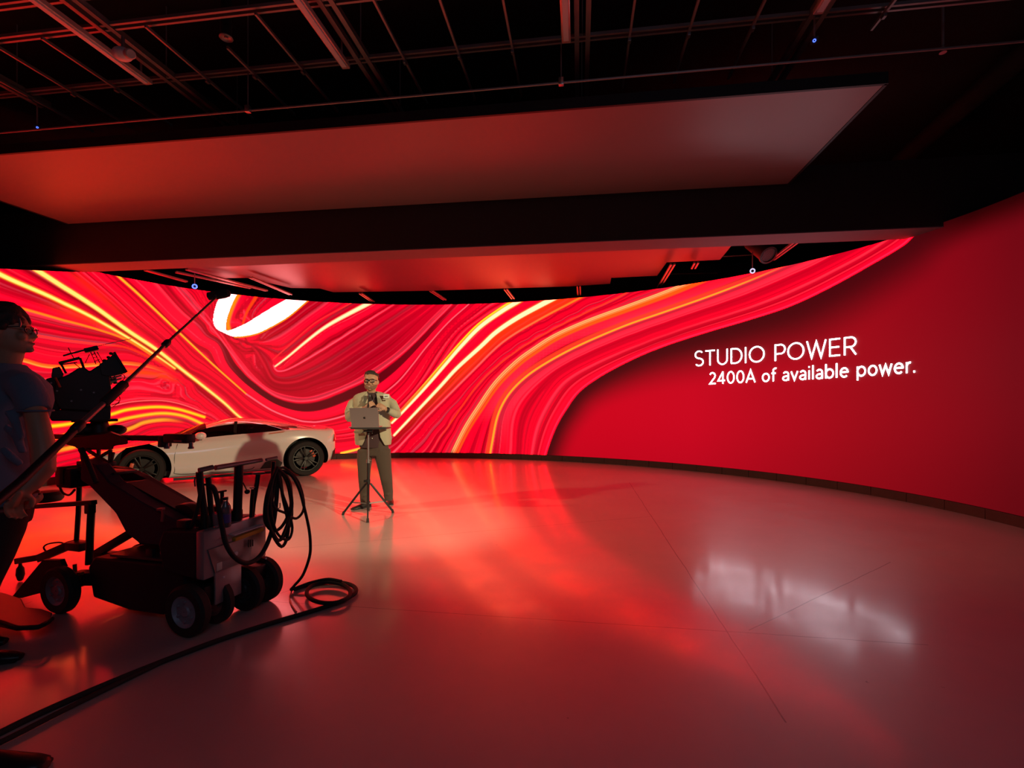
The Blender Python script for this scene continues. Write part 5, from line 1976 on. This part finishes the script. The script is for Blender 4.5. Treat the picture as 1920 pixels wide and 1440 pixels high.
hE = handle([(470, 985, -.06), (472, 940, -.06), (474, 917, -.06)], .012)
MB().bar(RS(469, 915, -.06), RS(477, 914, -.06), .014, .008).build('cap', M['dull_steel'], hE)
hF = handle([(508, 975, -.09), (510, 920, -.09), (513, 865, -.09)], .014)
MB().cyl(RS(499, 862, -.09), RS(519, 858, -.10), .011, n=12).build('grip', M['dull_steel'], hF)
kn = MB()
kn.tube([RS(450, 896, -.05), RS(456, 906, -.05), RS(462, 918, -.05)], .004, 6)
kn.ell(RS(463.5, 922, -.05), (.018, .018, .016), nu=12, nv=8)
kn.build('ball_knob', M['black_metal'], dolly)
MB().tube([RS(366, 894, .02), RS(365, 903, .02), RS(366, 912, .02)], .005, 6).build('hook', M['dull_steel'], dolly)
MB().tube([RS(525, 943, -.12), RS(525, 952, -.12), RS(520, 954, -.12)], .004, 6).build('hook', M['black_metal'], dolly)

# hoses and coiled cable hung on the tail
def hose(label, pts_, r, name='cable', m_='rubber', k=6):
    q = catmull([RS(*p) for p in pts_], k)
    o = MB().tube(q, r, 10).build(name, M[m_], origin=q[0])
    return tag(o, label, 'cable')


hose('short black hose running forward from the first tail handle', [(378, 905, -.03), (375, 930, -.03), (370, 955, .0), (362, 980, .05), (355, 992, .10)], .012)
hose('thick black cable drooping in one deep loop across the silver tail', [(392, 910, -.04), (402, 918, -.06), (410, 950, -.10), (416, 985, -.14), (424, 1020, -.16), (440, 1045, -.17), (462, 1056, -.175), (484, 1046, -.175), (500, 1022, -.17), (512, 985, -.16), (518, 940, -.15), (520, 900, -.13), (521, 884, -.12)], .015)
coils = [((516, 882), (500, 930), (497, 975), (512, 995), (530, 985), (545, 950), (543, 905), (524, 880)),
         ((518, 880), (505, 925), (503, 970), (520, 1012), (536, 1000), (547, 965), (540, 910), (522, 879)),
         ((519, 879), (512, 925), (506, 985), (528, 1025), (541, 990), (530, 930), (526, 900), (521, 879)),
         ((517, 881), (509, 915), (514, 950), (535, 962), (556, 972), (570, 950), (560, 905), (535, 878), (520, 881)),
         ((520, 880), (528, 920), (540, 955), (548, 990), (540, 1012), (520, 1000), (508, 960), (508, 915), (517, 882)),
         ((521, 878), (540, 900), (548, 945), (541, 975), (525, 1012), (512, 1002), (500, 960), (510, 905), (519, 880))]
# bottle standing on the tail
bc = G(423, 988, .637)
bot = thing('water_bottle', 'small clear water bottle with a blue label standing on the dolly tail', 'bottle', bc)
M['clear_plastic'] = mat('clear_plastic', (0.9, 0.9, 0.95), 0.08, trans=0.92)
MB().lathe([(.026, 0), (.031, .006), (.031, .045), (.0305, .09), (.031, .115), (.028, .135), (.015, .158), (.0135, .165), (.0135, .175)], bc, UP, 24).build('flask', M['clear_plastic'], bot)
MB().lathe([(.0318, .030), (.0318, .082)], bc, UP, 24, cap=False).build('label', mat('bottle_label', (0.08, 0.07, 0.32), 0.5), bot)
MB().lathe([(.001, .172), (.0155, .172), (.0155, .190), (.001, .191)], bc, UP, 20, cap=False).build('cap', M['black_plastic'], bot)
bc = G(407, 988, .637)
cup = thing('tumbler', 'clear plastic cup beside the water bottle', 'cup', bc)
MB().lathe([(.001, 0), (.022, 0), (.028, .09), (.026, .09), (.02, .004)], bc, UP, 20, cap=False).build('cup', M['clear_plastic'], cup)

# ------------------------------------------------------------------ cinema camera on its head
OC = .20
pc0 = NS(155, 750, .20)
_c = pc0 - cam_o.location
lat = Vector((_c.dot(RV), _c.dot(FV), 0)).normalized()      # away from the viewer
fwd_ = Vector((lat.y, -lat.x, 0))
LB = wv(lat)
RH = frame_R(wv(fwd_))


def CS(px, py, off=.2):
    """point on the camera's own side planes (the camera is swung off the dolly's axis, towards the stage)"""
    k = (px - 960) / FPX
    base = Vector((_c.dot(RV), _c.dot(FV), 0))
    d = (base.dot(lat) + off - .2) / (k * lat.x + lat.y)
    return P(px, py, d)


cam = thing('cinema_camera', 'bulky black cinema camera tilted up on the dolly', 'camera', CS(155, 790, OC))
tilt = (CS(215, 690, OC) - CS(118, 728, OC)).normalized()
nrm = tilt.cross(LB).normalized()
if nrm.z < 0:
    nrm = -nrm
RC = Matrix((tilt, nrm.cross(tilt), nrm)).transposed()


def slabc(poly, off, th, name, m_, parent, bevel=.006):
    q = [CS(x, y, off) for x, y in poly]
    return MB().prism(q, LB * th).build(name, M[m_], parent, smooth=False, bevel=bevel)


bodyc = slabc([(104, 712), (128, 702), (146, 690), (158, 688), (168, 696), (186, 684), (206, 706), (210, 735), (208, 758), (176, 772), (112, 768), (98, 745)], .10, .20, 'body', 'black_plastic', cam, .01)
mbx = slabc([(186, 683), (203, 672), (212, 664), (219, 670), (237, 697), (232, 700), (206, 706), (190, 703)], .09, .22, 'matte_box', 'black_plastic', cam, .004)
slabc([(212, 661), (216, 659), (240, 697), (236, 699)], .07, .26, 'top_flag', 'black_metal', mbx, .001)
MB().cyl(CS(186, 712, .2), CS(206, 704, .2), .055, .06, 24).build('lens', M['black_metal'], cam)
slabc([(98, 690), (112, 687), (119, 701), (116, 708), (102, 714), (96, 706)], .13, .12, 'viewfinder', 'dark_grey', cam)
slabc([(86, 710), (104, 706), (112, 716), (112, 770), (88, 772), (84, 740)], .12, .14, 'battery', 'black_plastic', cam)
# top handle frame
th = MB()
for a, c, w_ in (((110, 681), (150, 671), .02), ((112, 678), (124, 700), .014), ((150, 671), (157, 690), .016), ((112, 684), (145, 679), .008), ((138, 680), (150, 690), .006)):
    th.bar(CS(*a, .18), CS(*c, .18), w_, w_, bev=.002)
th.build('top_handle', M['black_metal'], cam)
an = MB()
an.tube([CS(128, 652, .2), CS(134, 664, .2), CS(141, 676, .2)], .003, 6)
an.build('antenna', M['black_plastic'], cam)
mo2 = MB()
mo2.bar(CS(118, 667, .22), CS(160, 656, .22), .012, .012)
mo2.bar(CS(158, 658, .2), CS(184, 652, .2), .11, .03, bev=.006)
mo2.build('wireless_receiver', M['black_metal'], cam)
ld = MB()
for a, c in (((170, 660), (180, 683)), ((176, 659), (188, 682)), ((172, 665), (179, 663)), ((175, 671), (183, 669)), ((178, 677), (187, 674)), ((182, 660), (194, 680)), ((168, 664), (160, 680))):
    ld.bar(CS(*a, .2), CS(*c, .2), .006, .006)
ld.build('bracket', M['black_metal'], cam)
MB().tube([CS(118, 666, .24), CS(160, 655, .24), CS(200, 645, .24), CS(246, 635, .24)], .0028, 6).build('rod', M['boom_red'], cam)
for (x, y) in ((196, 676), (203, 670), (208, 663)):
    MB().ell(CS(x, y, .16), (.012, .012, .012), nu=10, nv=6).build('knob', M['black_metal'], mbx)
rd = MB()
for dy in (0, 6):
    rd.cyl(CS(196, 712 + dy, .14), CS(228, 704 + dy, .14), .0055, n=8)
rd.cyl(CS(206, 712, .2), CS(207, 722, .2), .012, n=10)
rd.cyl(CS(216, 708, .2), CS(217, 720, .2), .012, n=10)
rd.build('support_rods', M['dull_steel'], cam)
MB().tube(catmull([CS(104, 708, .09), CS(108, 716, .08), CS(113, 726, .09)], 4), .006, 8).build('cable', M['caliper'], cam)
for (x, y) in ((152, 731), (134, 752), (96, 718), (107, 733), (176, 736)):
    c = CS(x, y, .098)
    MB().cyl(c, c - LB * .006, .006, n=10).build('button', M['dull_steel'], cam)
MB().tube(catmull([CS(212, 712, .16), CS(216, 704, .16), CS(230, 702, .16), CS(234, 708, .16), CS(226, 716, .16), CS(212, 719, .16)], 5), .0028, 6).build('cable', M['rubber'], cam)
MB().tube(catmull([CS(209, 742, .16), CS(222, 742, .16), CS(225, 750, .16), CS(220, 756, .16), CS(209, 760, .16)], 5), .0028, 6).build('cable', M['rubber'], cam)

head = thing('camera_mount', 'black tripod head between the camera and the dolly platform', 'camera mount', CS(170, 815, .2))
slabc([(92, 768), (112, 769), (176, 773), (208, 759), (208, 783), (206, 789), (96, 790), (90, 775)], .06, .28, 'cradle', 'charcoal', head, .01)
hb2 = MB()
hb2.cyl(CS(186, 790, .2), CS(187, 813, .2), .05, .07, 20)
hb2.box(CS(178, 788, .2), (.26, .14, .02), RH, bev=.004)
hb2.build('neck', M['black_metal'], head)
MB().ell(CS(165, 806, .2), (.05, .06, .05), nu=16, nv=10).build('levelling_knob', M['black_metal'], head)
MB().ell(CS(218, 806, .2), (.07, .06, .04), nu=16, nv=10).build('levelling_knob', M['black_metal'], head)
MB().ell(CS(146, 810, .2), (.06, .06, .045), nu=16, nv=10).build('levelling_knob', M['black_metal'], head)

# ------------------------------------------------------------------ cable on the floor
r1 = .0145
def fl(px, py, lift=0.0):
    p = G(px, py, r1)
    return Vector((p.x, p.y, r1 + lift))


cab1 = [fl(-60, 1405), fl(0, 1374), fl(100, 1326), fl(250, 1262), fl(400, 1204), fl(500, 1171), fl(560, 1153), fl(600, 1141), fl(632, 1130), fl(660, 1118, .004), fl(668, 1108, .006), fl(658, 1098, .006),
        fl(630, 1092, .004), fl(600, 1093), fl(572, 1098), fl(552, 1105)]
cab3 = [fl(-60, 1418), fl(0, 1392), fl(60, 1362), fl(150, 1316), fl(250, 1267), fl(300, 1243)]
tag(MB().tube(catmull(cab3, 8), .012, 10).build('floor_cable', M['rubber'], origin=cab3[2]), 'thinner cable lying alongside the thick one in the lower left corner', 'cable')
# ring laid on the floor
ring = []
for i in range(33):
    a = 2 * math.pi * i / 32
    ring.append(fl(616 + 41 * math.cos(a), 1117 + 20 * math.sin(a), .022 if i < 33 else 0))
# the hanging run: from the coil down to the floor
hang = [RS(524, 882, -.14)]
for (x, y, t) in ((545, 890, .12), (560, 915, .25), (570, 950, .38), (579, 990, .52), (582, 1020, .62), (580, 1045, .72), (568, 1078, .86), (552, 1098, .96)):
    d0 = (RS(524, 882, -.14) - cam_o.location).dot(FV)
    d1 = (fl(545, 1108) - cam_o.location).dot(FV)
    hang.append(P(x, y, d0 + (d1 - d0) * t))
hang += [fl(546, 1107, .006), fl(560, 1105, .018), fl(585, 1100, .034), fl(615, 1096, .042), fl(640, 1100, .042)]
long_ = MB()
for i, c in enumerate(coils):
    q = [RS(a, b_, -.13 - .012 * i) for a, b_ in c]
    long_.tube(catmull(q + [q[0]], 6), .0115 if i < 3 else .0095, 8)
long_.tube(catmull(hang, 7), .0105, 10)
long_.tube(ring, .0145, 10)
long_.tube(catmull(cab1, 8), r1, 12)
tag(long_.build('cable', M['rubber'], origin=cab1[6]), 'long black cable coiled on the dolly tail, looped on the floor', 'cable')
thin = [fl(547, 1107, -.004), fl(543, 1118, -.006), fl(547, 1132, -.007), fl(556, 1146, -.007)]
tag(MB().tube(catmull(thin, 6), .005, 8).build('floor_cable', M['dull_steel'], origin=thin[0]), 'thin pale cable bending down from where the hanging cable meets the floor', 'cable')

# ------------------------------------------------------------------ small things of the ceiling
wc_ = atz(236, 101, 4.62)
wcam = thing('ceiling_camera', 'rounded white camera housing hung on the light bar', 'camera', wc_ + Vector((0, 0, .06)))
MB().ell(wc_ + Vector((-.035, 0, 0)), (.085, .075, .055), nu=20, nv=12).build('housing', M['white_plastic'], wcam)
cdir = (RV * .8 - FV * .5 - UP * .35).normalized()
MB().lathe([(.035, -.03), (.042, .0), (.042, .05), (.034, .058), (.001, .055)], wc_ + cdir * .06, cdir, 20).build('lens_tube', mat('lens_tube', (0.65, 0.5, 0.45), .4), wcam)
MB().cyl(wc_ + Vector((-.03, 0, .03)), wc_ + Vector((-.03, 0, .16)), .015, n=10).build('bracket', M['dull_steel'], wcam)

sp = atz(424, 69, 4.85)
spk = thing('ceiling_speaker', 'small round speaker facing down between the ceiling bars', 'speaker', sp)
MB().lathe([(.055, .0), (.06, -.012), (.05, -.02), (.046, -.012), (.03, -.004), (.001, -.004)], sp, UP, 28, cap=False).build('rim', M['strut'], spk)
MB().lathe([(.001, -.014), (.014, -.016), (.018, -.008)], sp, UP, 16, cap=False).build('cone', M['dull_steel'], spk)
MB().cyl(sp, sp + UP * .8, .05, n=20).build('can', M['ceiling_black'], spk)

M['blue_led'] = mat('blue_led', (0.0, 0.0, 0.1), 0.3, emit=(0.06, 0.12, 1.0), estr=3.0)
M['pale_led'] = mat('pale_led', (0.1, 0.1, 0.1), 0.3, emit=(0.75, 0.68, 1.0), estr=0.9)


def tracker(px, py, z, lb, ringr, mled, d=None):
    c = atz(px, py, z) if d is None else P(px, py, d)
    t = thing('tracking_camera', lb, 'tracking camera', c, 'small tracking cameras with lit blue rings')
    look = (cam_o.location - c).normalized()
    MB().box(c - look * .055, (.06, .07, .06), frame_R(look), bev=.01).build('body', M['black_plastic'], t)
    MB().cyl(c - look * .03, c - look * .004, .024, n=16).build('lens', M['black_plastic'], t)
    r = MB()
    r.tube([c + look.cross(UP).normalized() * math.cos(a) * ringr + look.cross(look.cross(UP).normalized()) * math.sin(a) * ringr for a in np.linspace(0, 2 * math.pi, 25)], ringr * .33, 8)
    r.build('led_ring', M[mled], t)
    MB().cyl(c - look * .055, c - look * .055 + UP * .3, .008, n=8).build('stem', M['strut'], t)


tracker(1527, 76, 4.6, 'tracking camera with a blue ring, high on the right among the ceiling bars', .010, 'blue_led')
tracker(70, 239, 4.6, 'tracking camera with a blue ring, at the far left of the ceiling', .008, 'blue_led')
tracker(365, 537, 3.95, 'tracking camera with a blue ring above the wall, left of the boom pole tip', .036, 'blue_led', 9.6)
tracker(1411, 508, 3.95, 'tracking camera with a whitish ring above the wall, under the duct', .031, 'pale_led', 7.7)

# round duct beyond the beam
dc0, dc1 = P(1441, 486, 8.3), P(1436, 452, 8.3)
duct = thing('duct', 'round ribbed duct hanging beyond the beam at the right', 'duct', dc1)
ddir = (RV * .15 - FV * .75 - UP * .65).normalized()
dcc = P(1440, 478, 8.2)
MB().lathe([(.135, -.5), (.135, 0), (.15, .01), (.15, .05), (.12, .055), (.12, -.2)], dcc - ddir * .03, ddir, 32, cap=False).build('pipe', M['dark_grey'], duct)
gr = MB()
for k in range(-5, 6):
    u_ = ddir.cross(UP).normalized()
    v_ = ddir.cross(u_)
    hw_ = math.sqrt(max(0, .118 ** 2 - (k * .021) ** 2))
    gr.bar(dcc + u_ * k * .021 - v_ * hw_, dcc + u_ * k * .021 + v_ * hw_, .007, .007)
gr.build('grille', M['dull_steel'], duct)
MB().cyl(dcc - ddir * .3, dcc - ddir * .3 + UP * 1.2, .02, n=10).build('hanger_rod', M['strut'], duct)

# struts above the video wall, seen beyond the second panel
gap = [((1235, 540), (1262, 495), .5), ((1300, 503), (1306, 492), .3), ((1448, 487), (1495, 452), .6), ((948, 542), (962, 560), .35), ((1085, 536), (1086, 553), .35),
       ((808, 545), (834, 562), .35), ((676, 550), (700, 566), .35), ((470, 520), (545, 552), .6), ((350, 505), (500, 545), .7), ((330, 510), (470, 540), .7), ((272, 506), (350, 528), .6)]
names2 = ['rail beyond the beam, below the step in the overhead panel', 'short rail stub beside the corner of the far overhead panel', 'rail beyond the beam, at the right of the duct',
          'rail end over the wall, third from the duct', 'rail end over the wall, between the two yellow ribbons and the duct', 'rail end over the wall, above the white ribbon streak',
          'rail end over the wall, above the bright hook', 'rail crossing above the white loop', 'long rail sloping down to the pole tip', 'long rail just left of the pole tip', 'rail left of the blue ring above the wall']
for ((a, b2), (c, d2), _), lb in zip(gap, names2):
    p, q = atz(a, b2, 3.9), atz(c, d2, 3.84)
    if p.y > 13 or q.y > 13:
        dd = max((p - cam_o.location).dot(FV), 0)
    t = thing('ceiling_rail', 'twin metal ' + lb, 'rail', (p + q) / 2, 'rails over the video wall')
    sd = (q - p).cross(UP).normalized()
    for sg in (-1, 1):
        MB().bar(p + sd * sg * .03, q + sd * sg * .03, .03, .03).build('channel', M['strut'], t, smooth=False)
pp_, qq_ = atz(1250, 514, 4.2), atz(1345, 512, 4.2)
t = thing('ceiling_pipe', 'thin pipe beyond the beam below the far overhead panel', 'pipe', pp_)
MB().cyl(pp_, qq_, .012, n=8).build('tube', M['strut'], t)
pp_, qq_ = atz(1352, 481, 4.2), atz(1425, 477, 4.2)
t = thing('ceiling_pipe', 'thin bright pipe running into the duct beyond the beam', 'pipe', pp_)
MB().cyl(pp_, qq_, .014, n=8).build('tube', M['strut'], t)
# long diagonal pipe in the dark at the right
pp_, qq_ = atz(1915, 105, 5.3), atz(1690, 300, 5.3)
t = thing('ceiling_duct', 'faint long duct running diagonally through the dark right corner', 'duct', pp_)
MB().tube([pp_ + (pp_ - qq_) * .3, qq_], .13, 16).build('tube', M['ceiling_black'], t)
# little sprinkler head
c = atz(1768, 91, 4.75)
t = thing('sprinkler', 'small sprinkler head catching red light in the dark upper right', 'sprinkler', c)
MB().cyl(c, c + UP * .8, .012, n=8).build('pipe', M['strut'], t)
MB().lathe([(.012, .03), (.016, .0), (.006, -.02), (.03, -.035), (.03, -.04), (.001, -.04)], c, UP, 16, cap=False).build('deflector', M['steel'], t)
